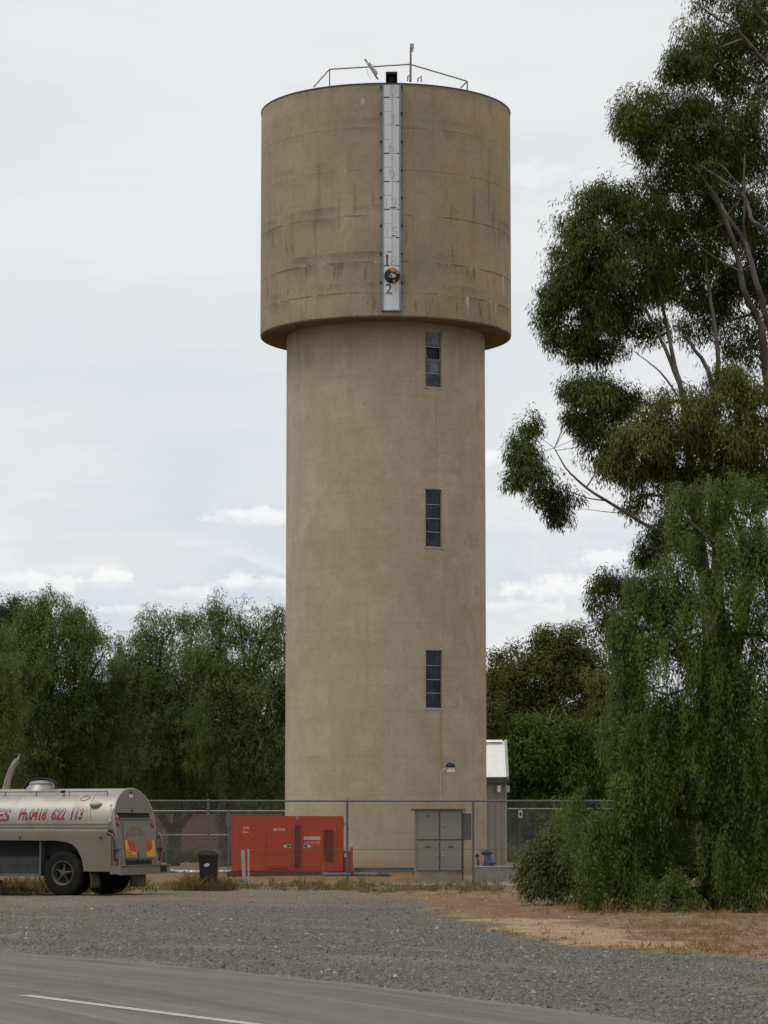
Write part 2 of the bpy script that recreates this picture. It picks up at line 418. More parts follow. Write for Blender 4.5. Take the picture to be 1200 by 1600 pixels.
        c = m.mix(m.math('MULTIPLY', foot, .8), c, (.31, .15, .055))
        for u0, wd, z0 in ((1.88, .10, 5.2), (1.99, .05, 11.2), (1.72, .05, 16.1)):
            du = m.math('MULTIPLY', m.rng(m.math('ABSOLUTE', m.math('SUBTRACT', U, u0)), wd, .0), m.math('MULTIPLY', m.rng(V, z0 - 5.5, z0), m.math('LESS_THAN', V, z0)))
            c = m.mix(m.math('MULTIPLY', m.math('MULTIPLY', du, .9), m.rng(m.noise(m.coord('UV', (3, .3, 1)), 1.5, 5, .6), .40, .6)), c, (.36, .215, .08))
        c = m.mix(m.math('MULTIPLY', m.rng(m.math('ADD', V, m.math('MULTIPLY', stre, 1.4)), 17.1, 18.5), .55), c, (.17, .14, .098))  # shade below the tank painted into the top of the shaft
    c = m.mix(m.rng(fine, .50, .72, 0, .30), c, (.15, .122, .088)); c = m.mix(m.rng(fine, .46, .28, 0, .24), c, (.52, .45, .35))
    m.bump(m.math('ADD', m.math('MULTIPLY', fine, .8), m.math('MULTIPLY', fine2, .35)), .45, .03)
    return m.fin(c, .92, 0, .12)
M['tank'] = concrete_tower('stained_tank_concrete', True)
M['shaft'] = concrete_tower('rendered_shaft_concrete', False)

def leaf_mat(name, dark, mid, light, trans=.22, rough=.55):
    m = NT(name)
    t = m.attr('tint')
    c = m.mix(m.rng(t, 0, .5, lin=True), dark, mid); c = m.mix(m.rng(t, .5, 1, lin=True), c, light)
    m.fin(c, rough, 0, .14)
    tr = m.n('ShaderNodeBsdfTranslucent'); m.link(m.mix(.5, c, light), tr.inputs[0])
    ms = m.n('ShaderNodeMixShader'); ms.inputs[0].default_value = trans
    m.link(m.b.outputs[0], ms.inputs[1]); m.link(tr.outputs[0], ms.inputs[2]); m.link(ms.outputs[0], m.out.inputs[0])
    return m.mat
M['leaf_gum'] = leaf_mat('gum_leaf', (.038, .054, .013), (.074, .098, .023), (.140, .164, .038), .34)
M['leaf_pepper'] = leaf_mat('pepper_leaf', (.056, .084, .017), (.094, .138, .027), (.155, .200, .052), .38)
M['leaf_pepper_far'] = leaf_mat('far_pepper_leaf', (.068, .094, .024), (.108, .146, .037), (.165, .205, .062), .40)
M['leaf_olive'] = leaf_mat('olive_leaf', (.054, .060, .014), (.098, .106, .024), (.165, .168, .040), .34)
M['leaf_bright'] = leaf_mat('bright_leaf', (.044, .074, .010), (.072, .118, .016), (.115, .165, .030), .34)
M['leaf_dark'] = leaf_mat('dark_conifer_leaf', (.036, .050, .018), (.058, .078, .026), (.09, .11, .038), .3)
M['leaf_shrub'] = leaf_mat('shrub_leaf', (.046, .064, .018), (.080, .105, .028), (.160, .170, .045))
M['dry_grass'] = leaf_mat('dry_grass_blade', (.17, .09, .035), (.29, .175, .072), (.40, .27, .125), .2, .8)
M['weed'] = leaf_mat('weed_blade', (.07, .082, .026), (.16, .135, .055), (.30, .215, .10), .2, .8)
def bark(name, a, b, scale=3):
    m = NT(name); o = m.coord('Object', (1, 1, .3)); n = m.noise(o, scale, 7, .65); g = m.noise(m.coord('Object', (4, 4, 1)), 8, 5, .6)
    m.bump(g, .5, .03); return m.fin(m.mix(m.rng(n, .35, .65), a, b), .9, 0, .15)
M['bark_gum'] = bark('pale_gum_bark', (.075, .062, .052), (.18, .16, .138))
M['bark_dark'] = bark('dark_bark', (.035, .028, .022), (.075, .06, .045))
# ------------------------------------------------------------------ ground, gravel, road
def catmull(pts, n=12):
    pts = [Vector(p) for p in pts]; r = []
    for i in range(len(pts) - 1):
        p0 = pts[max(i - 1, 0)]; p1 = pts[i]; p2 = pts[i + 1]; p3 = pts[min(i + 2, len(pts) - 1)]
        for k in range(n):
            t = k / n
            r.append(.5 * ((2 * p1) + (p2 - p0) * t + (2 * p0 - 5 * p1 + 4 * p2 - p3) * t * t + (3 * p1 - p0 - 3 * p2 + p3) * t ** 3))
    r.append(pts[-1]); return r
EDGE = catmull([(-90, 152), (-40, 84), (-14, 49.6), (-5.1, 38.25), (-2.28, 34.15), (0, 30.1), (2.55, 24.2), (4.8, 18), (6.4, 9), (7.0, 0), (7.4, -20), (7.5, -60)], 14)
def snoise(x, y, seed=0, octs=4, base=.15):
    r = np.random.default_rng(seed); z = np.zeros_like(x); a = 1.0; f = base
    for o in range(octs):
        for k in range(3):
            th = r.uniform(0, 2 * PI); ph = r.uniform(0, 2 * PI); ff = f * r.uniform(.7, 1.4) * 2 * PI
            z += a * np.sin(ff * (x * math.cos(th) + y * math.sin(th)) + ph) / 3
        a *= .6; f *= 2.1
    return z
def seg_dist(x, y, poly, closed=True):
    d = np.full(x.shape, 1e9); n = len(poly)
    for i in range(n if closed else n - 1):
        a = poly[i]; b = poly[(i + 1) % n]; ex, ey = b[0] - a[0], b[1] - a[1]
        t = np.clip(((x - a[0]) * ex + (y - a[1]) * ey) / (ex * ex + ey * ey + 1e-12), 0, 1)
        d = np.minimum(d, np.hypot(x - a[0] - t * ex, y - a[1] - t * ey))
    return d
def sdist(x, y, poly):
    """signed distance in metres, positive inside"""
    ins = np.zeros(x.shape, dtype=bool); n = len(poly)
    for i in range(n):
        a = poly[i]; b = poly[(i + 1) % n]
        c = (a[1] > y) != (b[1] > y)
        ins ^= c & (x < (b[0] - a[0]) * (y - a[1]) / (b[1] - a[1] + 1e-12) + a[0])
    d = seg_dist(x, y, poly)
    return np.where(ins, d, -d)
def gp(pts): return [tuple(gnd(*p)[:2]) for p in pts]
road_poly = [(p.x, p.y) for p in EDGE] + [(-300, -60), (-300, 152)]
gravel_poly = gp([(-900, 1395), (0, 1394.5), (200, 1393), (400, 1391.5), (560, 1392), (630, 1400), (690, 1424), (755, 1449), (850, 1470), (1000, 1487), (1200, 1507), (1500, 1530)]) \
    + [(9, 30), (8.2, 18), (8.5, 0), (8.5, -20)] + [(p.x - 1.2, p.y - .75) for p in EDGE[::-1]]
red_poly = gp([(590, 1400), (660, 1393), (740, 1393), (800, 1403), (870, 1418), (960, 1436), (900, 1446), (800, 1440), (740, 1432), (680, 1421)])
sand_poly = gp([(690, 1428), (760, 1432), (840, 1440), (960, 1448), (1060, 1480), (1000, 1486), (870, 1470), (770, 1452)])
orange_poly = gp([(238, 1378), (262, 1370), (420, 1371), (560, 1371), (700, 1368), (700, 1376), (560, 1378), (480, 1380), (330, 1379.5)])
def smooth(x, a, b):
    t = np.clip((x - a) / (b - a), 0, 1); return t * t * (3 - 2 * t)
def gravel_w(x, y):
    return smooth(sdist(x, y, gravel_poly) + .55 * snoise(x, y, 3, 4, .22), -.5, .7)
def fines_w(x, y):
    """buff worn patches in the gravel: wheel tracks along the road, the back of the apron, the road shoulder on the left"""
    d = seg_dist(x, y, [(p.x, p.y) for p in EDGE], closed=False); wv = .5 * snoise(x, y, 60, 3, .05); f = np.zeros_like(x)
    for o_, k in ((3.2, .5), (5.0, .5), (8.2, .4), (10.0, .4)): f = np.maximum(f, k * np.exp(-((d + wv - o_) / .38) ** 2))
    f = np.maximum(f, .7 * smooth(y + 2 * snoise(x, y, 61, 3, .1), 55, 66)); f = np.maximum(f, .8 * np.exp(-(d / .8) ** 2) * smooth(x, 0, -3))
    return np.clip(f + .40 * snoise(x, y, 62, 4, .16), 0, 1)
def ground_h(x, y):
    dr = -sdist(x, y, road_poly)
    h = .035 * snoise(x, y, 5, 3, .07) + .012 * snoise(x, y, 6, 3, .6)
    h = h * smooth(dr, .2, 3.0) - .03 * smooth(dr, .05, -.3) - .002
    o = sdist(x, y, orange_poly)
    return h + .10 * smooth(o, 0, .8)

def build_ground():
    gx = np.concatenate([-np.geomspace(14, 900, 26)[::-1], np.arange(-13.8, 13.9, .14), np.geomspace(14, 900, 26)])
    gy = np.concatenate([-np.geomspace(1, 200, 12)[::-1], np.arange(0, 17, 1.0), np.arange(17, 95, .17), np.geomspace(95.2, 1800, 50)])
    X, Y = np.meshgrid(gx, gy); x = X.ravel(); y = Y.ravel()
    z = ground_h(x, y)
    z = np.where((np.abs(x) > 60) | (y > 200) | (y < -30), -.03, z)
    nx = len(gx); ny = len(gy)
    i = np.arange((nx) * (ny - 1)); i = i[(i % nx) != nx - 1]
    Q = np.stack([i, i + 1, i + nx + 1, i + nx], 1)
    o = mesh_np('ground', np.stack([x, y, z], 1), Q, M['ground'], smooth=True)
    a = o.data.attributes.new('zone', 'FLOAT_COLOR', 'POINT')
    zone = np.zeros((len(x), 4), dtype=np.float32)
    zone[:, 0] = gravel_w(x, y)
    red = smooth(sdist(x, y, red_poly) + .8 * snoise(x, y, 9, 4, .2), -.6, 1.2)
    ora = smooth(sdist(x, y, orange_poly) + .4 * snoise(x, y, 10, 3, .4), -.3, .5)
    zone[:, 1] = np.maximum(red * .66, ora)
    zone[:, 2] = smooth(sdist(x, y, sand_poly) + .5 * snoise(x, y, 12, 4, .3), -.5, .8)
    # earthy back of the gravel apron, and the shaded litter round the trees
    zone[:, 3] = smooth(y + 2.0 * snoise(x, y, 14, 3, .12), 57, 66) * smooth(x, -12, -4) + smooth(y, 74, 78)
    a.data.foreach_set('color', zone.ravel())
    a2 = o.data.attributes.new('fines', 'FLOAT', 'POINT'); a2.data.foreach_set('value', fines_w(x, y).astype(np.float32))
    tag(o, kind='structure'); return o

def ground_mat():
    m = NT('bare_ground')
    P = m.coord('Object')
    z = m.n('ShaderNodeAttribute', attribute_name='zone'); s = m.n('ShaderNodeSeparateColor'); m.link(z.outputs['Color'], s.inputs[0])
    A = z.outputs['Alpha']
    big = m.noise(P, .35, 6, .6); mid = m.noise(P, 2.2, 7, .65); fine = m.noise(P, 14, 6, .7); gr = m.noise(P, 60, 4, .7)
    # gravel: crushed grey-blue stone over buff fines
    vc = m.voro(P, 34, out='Color'); sv = m.n('ShaderNodeSeparateColor'); m.link(vc, sv.inputs[0])
    stone = m.mix(m.rng(sv.outputs[0], 0, 1, lin=True), (.056, .055, .047), (.205, .200, .176))
    stone = m.mix(m.rng(sv.outputs[1], .80, .92), stone, (.27, .225, .155))
    vd = m.voro(P, 34); stone = m.mix(m.rng(vd, .45, .75, 0, .65), stone, (.06, .056, .05))
    fines = m.mix(m.rng(fine, .35, .65), (.15, .134, .106), (.225, .20, .158))
    g = m.mix(m.rng(m.math('ADD', m.attr('fines'), m.math('MULTIPLY', m.math('SUBTRACT', mid, .5), 1.1)), .1, .9, .08, .92), stone, fines)
    g = m.mix(m.math('MULTIPLY', A, m.rng(mid, .3, .6, .35, .8)), g, m.mix(m.rng(fine, .35, .65), (.135, .110, .076), (.20, .165, .118)))
    # soil and dry ground
    soil = m.mix(m.rng(mid, .35, .65), (.15, .106, .062), (.25, .182, .108))
    soil = m.mix(m.rng(fine, .5, .72, 0, .55), soil, (.115, .085, .055)); soil = m.mix(m.rng(gr, .52, .75, 0, .5), soil, (.36, .29, .20))
    red = m.mix(m.rng(mid, .35, .65), (.168, .090, .043), (.25, .145, .073)); red = m.mix(m.rng(fine, .5, .72, 0, .5), red, (.15, .085, .05))
    sand = m.mix(m.rng(mid, .35, .65), (.285, .208, .122), (.36, .27, .165)); sand = m.mix(m.rng(fine, .52, .72, 0, .5), sand, (.24, .165, .10))
    j = m.math('MULTIPLY', m.math('SUBTRACT', fine, .5), 1.2)
    def wgt(v): return m.rng(m.math('ADD', v, j), .3, .7)
    c = m.mix(wgt(s.outputs[2]), soil, sand); c = m.mix(wgt(s.outputs[1]), c, red); c = m.mix(wgt(s.outputs[0]), c, g)
    m.bump(m.math('ADD', m.math('MULTIPLY', vd, -.5), fine), .8, .03)
    return m.fin(c, .95, 0, .12)
M['ground'] = ground_mat()
ground = build_ground()

def road_mat():
    m = NT('worn_asphalt')
    P = m.coord('Object'); uv = m.coord('UV')
    s = m.n('ShaderNodeSeparateXYZ'); m.link(uv, s.inputs[0]); U = s.outputs[0]
    big = m.noise(m.coord('UV', (1.3, .08, 1)), 1.0, 6, .6); mid = m.noise(P, 1.2, 6, .6); fine = m.noise(P, 55, 4, .7)
    c = m.mix(m.rng(big, .35, .65), (.102, .094, .081), (.150, .138, .119))
    c = m.mix(m.rng(fine, .35, .7), sc((1, 1, 1), 0.0) if False else c, (.215, .205, .19)) if False else m.mix(m.rng(fine, .4, .7, 0, .4), c, (.23, .217, .195))
    c = m.mix(m.rng(fine, .45, .25, 0, .45), c, (.065, .062, .058))
    st = m.noise(m.coord('UV', (5.5, .05, 1), (2, 7, 0)), 1.0, 5, .6)
    c = m.mix(m.rng(st, .54, .7, 0, .45), c, (.255, .225, .18)); c = m.mix(m.rng(st, .46, .32, 0, .4), c, (.088, .084, .078))
    e = m.math('ADD', U, m.math('MULTIPLY', m.math('SUBTRACT', mid, .5), 1.6))
    c = m.mix(m.rng(e, .5, -.2, 0, .6), c, (.20, .165, .118))
    m.bump(fine, .5, .01)
    return m.fin(c, .9, 0, .2)
def ribbon(name, edge, o0, o1, z, mat, jit=0.0, along0=0.0):
    vs = []; uvs = []; s = along0; cols = max(2, int(abs(o1 - o0) / .8) + 1)
    for i, p in enumerate(edge):
        d = (edge[min(i + 1, len(edge) - 1)] - edge[max(i - 1, 0)]); d = Vector((d.x, d.y)).normalized()
        nrm = Vector((d.y, -d.x)); nrm = nrm if nrm.x < 0 or True else nrm
        if i: s += (edge[i] - edge[i - 1]).length
        for k in range(cols):
            o = o0 + (o1 - o0) * k / (cols - 1)
            q = o + (random.uniform(-jit, jit) if k == 0 else 0)
            vs.append((p.x + nrm.x * q, p.y + nrm.y * q, z)); uvs.append((o, s))
    fs = [(i * cols + k, i * cols + k + 1, (i + 1) * cols + k + 1, (i + 1) * cols + k) for i in range(len(edge) - 1) for k in range(cols - 1)]
    b = MB(); b.add(vs, fs); o = b.build(name, mat)
    if o.data.polygons[0].normal.z < 0: o.data.flip_normals()
    ul = o.data.uv_layers.new(name='UVMap')
    for lp in o.data.loops: ul.data[lp.index].uv = uvs[lp.vertex_index]
    return o
def dense(edge, step):
    r = [edge[0]]
    for a, b in zip(edge[:-1], edge[1:]):
        n = max(1, int((b - a).length / step))
        for k in range(n): r.append(a.lerp(b, (k + 1) / n))
    return r
ED3 = dense([Vector((p.x, p.y, 0)) for p in EDGE], .35)
M['road'] = road_mat()
road = ribbon('road', ED3, 0.0, 8.6, .004, M['road'], .06); tag(road, kind='structure')
# centre dashes, the first one starting where the photograph shows it
M['line'] = worn('worn_road_paint', (.42, .41, .385), .18, 5, .8, dirt=(.2, .185, .165), dirt_amt=.75)
p0, p1 = gnd(38, 1556), gnd(385, 1600); dl_ = (p1 - p0).normalized()
LINE = dense(catmull([p0 - dl_ * 30, p0 - dl_ * 12, p0, p1, p1 + dl_ * 4 + Vector((.15, 0, 0)), p1 + dl_ * 9 + Vector((.6, 0, 0))], 10), .35)
i0 = min(range(len(LINE)), key=lambda i: (LINE[i] - p0).length)
for a, b in ((max(0, i0 - 60), i0 - 24), (i0, len(LINE))):
    o = ribbon('road_marking', LINE[a:b], -.07, .07, .008, M['line']); tag(o, kind='structure')

# ------------------------------------------------------------------ water tower
TX, TY = 0.06, 96.0
def zat(py, Y): return at(600, py, Y).z
tower = empty('water_tower', (TX, TY, 0), 'tall round concrete water tower with a wider tank on top and a white gauge strip', 'water tower')
def tl(px, py, Y): return at(px, py, Y) - Vector((TX, TY, 0))
RS, RT = 3.34, 4.23
Z_TOP, Z_BOT, Z_NECK = 25.62, 17.90, 17.86
def uvcyl(o, R):
    ul = o.data.uv_layers.new(name='UVMap'); me = o.data
    for p in me.polygons:
        ang = [math.atan2(me.vertices[me.loops[l].vertex_index].co.x, -me.vertices[me.loops[l].vertex_index].co.y) for l in p.loop_indices]
        if max(ang) - min(ang) > PI: ang = [a + 2 * PI if a < 0 else a for a in ang]
        for l, a in zip(p.loop_indices, ang):
            ul.data[l].uv = (a * R, me.vertices[me.loops[l].vertex_index].co.z)
WIN_A = math.asin((678 - 603) / F * 93.6 / RS); WIN_H = .305 / RS
Yw = TY - RS * math.cos(WIN_A)
win_z = [(zat(b, Yw), zat(t, Yw)) for t, b in ((518.5, 605), (764, 855), (1015.5, 1107))]
def build_shaft():
    angs = [a for a in np.arange(-PI, PI - 1e-6, 2 * PI / 144) if abs(a - (WIN_A - WIN_H)) > .02 and abs(a - (WIN_A + WIN_H)) > .02]
    angs = sorted(angs + [WIN_A - WIN_H, WIN_A + WIN_H])
    zs = sorted([-.3] + list(np.arange(.4, 17.4, .8)) + [Z_NECK + .08] + [z for w_ in win_z for z in w_])
    n = len(angs); vs = [(RS * math.sin(a), -RS * math.cos(a), z) for z in zs for a in angs]; fs = []
    for i in range(len(zs) - 1):
        zc = (zs[i] + zs[i + 1]) / 2
        for k in range(n):
            a0 = angs[k]
            if abs(a0 - (WIN_A - WIN_H)) < 1e-4 and any(b < zc < t for b, t in win_z): continue
            if WIN_A - WIN_H - 1e-4 < a0 < WIN_A + WIN_H - 1e-4 and any(b < zc < t for b, t in win_z): continue
            fs.append((i * n + k, i * n + (k + 1) % n, (i + 1) * n + (k + 1) % n, (i + 1) * n + k))
    b = MB(); b.add(vs, fs)
    o = b.build('shaft', M['shaft'], tower, smooth=30)
    uvcyl(o, RS); return o
build_shaft()
tb = MB(); prof = [(RS - .06, Z_BOT + .02), (RS + .4, Z_BOT + .02), (RT - .10, Z_BOT), (RT - .035, Z_BOT + .006), (RT - .008, Z_BOT + .03), (RT + .002, Z_BOT + .08)]
for z in np.arange(18.6, Z_TOP - .3, .7): prof.append((RT, float(z)))
prof += [(RT, Z_TOP - .02), (RT - .015, Z_TOP)]
tb.lathe(prof, 160, close=False); o = tb.build('tank', M['tank'], tower, smooth=40); uvcyl(o, RT)
rb = MB(); rb.lathe([(RT - .02, Z_TOP - .03), (RT + .012, Z_TOP - .03), (RT + .016, Z_TOP + .012), (RT - .06, Z_TOP + .02), (2.2, Z_TOP + .36), (.01, Z_TOP + .5)], 160, close=False)
M['rim'] = worn('dark_green_flashing', (.045, .055, .045), .2, 4, .6)
rb.build('roof', M['rim'], tower, smooth=30)
# windows
for wi, (zb, zt) in enumerate(win_z):
    r0 = RS * math.cos(WIN_H); hw = RS * math.sin(WIN_H)
    rot = Matrix.Rotation(WIN_A, 3, 'Z')
    def wp(x, d, z): return rot @ Vector((x, -(r0 - d), z))
    H = zt - zb; fr = MB(); pn = MB()
    def wbox(mb, x0, x1, d0, d1, z0, z1):
        vs = [wp(x, d, z) for z in (z0, z1) for x, d in ((x0, d0), (x1, d0), (x1, d1), (x0, d1))]
        mb.add(vs, [(0, 1, 2, 3), (4, 5, 6, 7), (0, 1, 5, 4), (1, 2, 6, 5), (2, 3, 7, 6), (3, 0, 4, 7)])
    rv = MB(); d1 = .16                      # reveal in the thickness of the wall
    wbox(rv, -hw - .03, -hw + .004, -.008, d1, zb, zt); wbox(rv, hw - .004, hw + .03, -.008, d1, zb, zt)
    wbox(rv, -hw - .03, hw + .03, .0, d1, zt - .004, zt + .06); wbox(rv, -hw - .03, hw + .05, -.03, d1, zb - .05, zb + .006)
    f = .022
    wbox(fr, -hw + .004, -hw + f, .06, .10, zb + .006, zt - .004); wbox(fr, hw - f, hw - .004, .06, .10, zb + .006, zt - .004)
    cuts = [0, .25, .485, .735, 1.0] if wi == 0 else [0, .26, .495, .74, 1.0]
    for c in cuts:
        zc = zb + .006 + f / 2 + (H - .01 - f) * c
        wbox(fr, -hw + f, hw - f, .062, .098, zc - f / 2, zc + f / 2)
    fo = fr.build('window', M['galv'], tower)
    ro = rv.build('reveal', M['shaft'], fo); uvcyl(ro, RS)
    for k in range(4):
        z0 = zb + H * cuts[k] + .02; z1 = zb + H * cuts[k + 1] - .012
        if k == 2 and wi == 0:            # hopper leaf standing open over a dark interior
            continue
        wbox(pn, -hw + f, hw - f, .08, .086, z0, z1)
    po = pn.build('pane', M['pane_pale'] if wi == 0 else M['pane'], fo)
    if wi == 0:
        hb = MB(); z0 = zb + H * cuts[2] + .02; z1 = zb + H * cuts[3] - .012
        vs = [wp(x, d, z) for x, d, z in ((-hw + .03, .055, z0), (-hw + .03, -.10, z0 + .02), (-hw + .03, .055, z1))]
        hb.tube([wp(-hw + .03, .05, z1), wp(-hw + .03, -.05, z0)], .012, 4); hb.tube([wp(hw - .03, .05, z1), wp(hw - .03, -.05, z0)], .012, 4)
        hb.tube([wp(-hw + .03, -.05, z0), wp(hw - .03, -.05, z0)], .014, 4)
        hb.build('open_sash', M['galv'], fo)
        db = MB(); wbox(db, -hw + f, hw - f, .146, .15, z0, z1); db.build('interior_shade_sheet', M['black'], fo)  # black sheet standing in for the unlit interior

# text ------------------------------------------------------------------
def text_bm(s, size, shear=0.0, offset=0.0, space=1.0):
    c = bpy.data.curves.new('lettering', 'FONT'); c.body = s; c.size = size; c.shear = shear; c.offset = offset
    c.align_x = 'CENTER'; c.align_y = 'CENTER'; c.resolution_u = 3; c.space_character = space
    o = bpy.data.objects.new('lettering', c); COL.objects.link(o)
    dg = bpy.context.evaluated_depsgraph_get()
    me = bpy.data.meshes.new_from_object(o.evaluated_get(dg))
    bpy.data.objects.remove(o); bpy.data.curves.remove(c)
    bm = bmesh.new(); bm.from_mesh(me); bpy.data.meshes.remove(me); return bm
def text_into(mb, s, size, place, width=None, **kw):
    """adds lettering; place maps (x, y) of the flat text to a point; width squeezes it to that many metres"""
    bm = text_bm(s, size, **kw)
    xs = [v.co.x for v in bm.verts]; ys = [v.co.y for v in bm.verts]
    cx = (max(xs) + min(xs)) / 2; cy = (max(ys) + min(ys)) / 2; k = 1.0 if width is None else width / (max(xs) - min(xs))
    bm.verts.index_update()
    mb.add([place((v.co.x - cx) * k, v.co.y - cy) for v in bm.verts], [[v.index for v in f.verts] for f in bm.faces]); bm.free()

# gauge strip on the tank front
GY = TY - RT - .10
gz = lambda py: zat(py, GY)
gxc = (611.5 - 600) / F * (GY / .99) - TX + .005
ppm = (gz(140) - gz(470)) / 330 * 1.0
ghw = .255; g0, g1 = gz(484), gz(132.5); yb = GY - TY
gb = MB(); gb.box((gxc, yb + .02, (g0 + g1) / 2), (ghw * 2, .03, g1 - g0)); gauge = gb.build('gauge_board', M['gauge_white'], tower)
gf = MB()
for s_ in (-1, 1):
    gf.box((gxc + s_ * (ghw + .03), yb + .045, (g0 + g1) / 2), (.056, .12, g1 - g0 + .02))
gf.box((gxc, yb + .05, g0 - .02), (ghw * 2 + .14, .14, .035))
gf.build('gauge_frame', M['gauge_frame'], gauge)
for py in (135, 176.5, 220.5, 265, 308, 352, 396, 440.5):
    for s_ in (-1, 1):
        st = MB(); st.box((gxc + s_ * (ghw + .08), yb + .055, gz(py)), (.06, .14, .05)); st.build('bracket', M['dark'], gauge)
tk = MB(); tk2 = MB(); fy = yb + .004
def tick(mb, py, x0, x1, h): mb.box((gxc + (x0 + x1) / 2 * ghw, fy - .0, gz(py)), ((x1 - x0) * ghw, .004, h))
for py, lb in ((152, 1), (195.5, 0), (239.5, 1), (283.5, 1), (327, 1), (371, 0), (415, 1)):
    tick(tk2, py, -.95, .95, .018)
    if lb: tick(tk, py, -.95, -.2, .036)
    tick(tk, py, .7 if lb else .55, .97, .034)
for py in (174, 217.5, 261, 305, 349.5, 393.5): tick(tk2, py, -.95, -.02, .02)
tick(tk, 393.5, -.5, .02, .026); tick(tk, 459.5, .0, .12, .05); tick(tk2, 459.5, -.9, .1, .02)
tk2.box((gxc + .02, fy - .012, (gz(133) + gz(420)) / 2), (.012, .006, gz(133) - gz(420)))
def num(mb, s, py, x, size=.50, off=-.012): text_into(mb, s, size, lambda a, b: (gxc + x + a, fy - .003, gz(py) + b), offset=off)
for s_, py, x in (('0', 142, .05), ('3', 186, .03), ('6', 230, .0), ('9', 273, .02), ('12', 317.5, .0), ('15', 362, .02)): num(tk2, s_, py, x)
num(tk, '1', 406.5, -.14, .5, .01); num(tk2, '8', 407.5, .06); num(tk, '2', 451, -.09, .46, .004); num(tk2, '1', 449, .15, .46)
tk.box((gxc + .05, fy - .005, gz(324.5)), (.19, .004, .04)); tk.box((gxc + .06, fy - .005, gz(368.3)), (.10, .004, .035))
tk.build('markings', M['worn_black'], gauge); tk2.build('faded_markings', M['faded_black'], gauge)
# round level pointer, black with rust
dm = MB(); dz = gz(431); dx = gxc + .02
dm.lathe([(.02, fy - .13), (.14, fy - .125), (.235, fy - .09), (.25, fy - .06), (.25, fy - .02), (.2, fy - .01)], 26, (dx, 0, dz), 'y')
mk = dm.build('level_pointer', M['black'], gauge, smooth=40)
rm = MB(); pts = [(-.02, .235), (.06, .24), (.14, .20), (.2, .13), (.22, .03), (.15, .05), (.10, .11), (.03, .10), (-.05, .14), (-.09, .19)]
rm.prism([(dx + a, dz + b) for a, b in pts], fy - .142, fy - .10)
RUST2 = MB()
RUST2.prism([(dx + a, dz + b) for a, b in [(.02, -.24), (.10, -.21), (.08, -.15), (.04, -.17)]], fy - .135, fy - .10)
M['rust_pale'] = worn('pale_rust', (.42, .22, .11), .4, 8, .9, dirt=(.1, .05, .03), dirt_amt=.8)
rm.build('rust_patch', M['rust_pale'], mk); RUST2.build('rust_patch', M['rust_pale'], mk)
em = MB()
for a, b, sx, sz, r_ in ((0, 0, .16, .035, .5), (.05, -.06, .14, .03, -.2), (-.03, .03, .09, .05, -.6), (.07, .0, .06, .06, .2), (-.07, -.05, .07, .02, .9)):
    em.box((dx + a, fy - .15, dz + b), (sx, .02, sz), Matrix.Rotation(r_, 3, 'Y'))
em.build('pale_scrap', M['let_white'], mk)
# pulley hood above the strip
hb = MB(); hx = (612 - 600) / F * 92.4 - TX; hz0, hz1 = zat(125, 91.95), zat(112.5, 91.95)
hy = 91.9 - TY
hb.span((hx - .19, hy, hz1 - .03), (hx + .19, hy + .42, hz1)); hb.span((hx - .19, hy, hz0 - .1), (hx - .155, hy + .42, hz1 - .03)); hb.span((hx + .155, hy, hz0 - .1), (hx + .19, hy + .42, hz1 - .03))
hb.span((hx - .155, hy + .39, hz0 - .1), (hx + .155, hy + .42, hz1 - .03)); hb.span((hx - .155, hy, hz1 - .075), (hx + .155, hy + .02, hz1 - .03))
ho = hb.build('pulley_hood', M['black'], tower)
pb = MB(); pb.lathe([(.09, -.02), (.09, .02)], 16, (hx, hy + .2, hz0 + .05), 'y'); pb.build('pulley', M['black'], ho)
# guard rail, mast, tube, loops
r = .024
gr = MB(); P1 = tl(490, 136, 92.7); P2 = tl(515, 108.3, 92.7); P3 = tl(641, 100.5, 92.4); P4 = tl(730, 127, 93.0); P5 = tl(720, 137, 92.9)
gr.tube([P1, P2, P3, P4], r, 6); gr.tube([P4, P5], r, 6)
go = gr.build('guard_rail', M['rail'], tower, smooth=60)
for px, py0, py1, Y in ((515, 108.3, 134, 92.7), (730, 127, 142, 93.0)):
    p = MB(); a = tl(px, py1, Y); b = tl(px, py0, Y); p.tube([a, (b.x, b.y, b.z)], r, 6); p.build('post', M['rail'], go, smooth=60)
ms = MB(); a = tl(641.3, 128, 92.4); b = tl(641.8, 70.5, 92.4); ms.tube([a, b], [.04, .03], 8)
mo = ms.build('mast', M['rail'], tower, smooth=60)
hd = MB(); hd.box(b + Vector((.04, 0, -.03)), (.13, .1, .14)); hd.tube([b + Vector((.05, 0, -.1)), b + Vector((.045, 0, -.22))], .035, 8); hd.build('mast_fitting', M['galv'], mo)
tu = MB(); a = tl(590.5, 124, 92.3); b = tl(570, 92, 92.0); tu.tube([a, b], .03, 6); to = tu.build('stay_bar', M['rail_pale'], tower, smooth=60)
tv = MB(); a2 = tl(588.5, 116.5, 92.2); b2 = tl(575, 97, 92.0); tv.tube([a2, a2.lerp(b2, .05), a2.lerp(b2, .95), b2], [.05, .075, .06, .03], 10); tv.build('white_tube', M['white_paint'], to, smooth=40)
tg = MB(); tg.tube([tl(571.5, 104, 92.2), tl(578, 123, 92.2)], .006, 4); tg.build('guy_wire', M['rail_pale'], to)
for pts in (((637, 125), (637, 118), (640, 115.5), (641, 125)), ((653, 126), (653, 121.5), (658, 117.5), (658.6, 126))):
    lm = MB(); lm.tube([tl(x, y + 1.5, 92.3) for x, y in pts], .028, 6); lm.build('hand_loop', M['rail_pale'], tower, smooth=60)
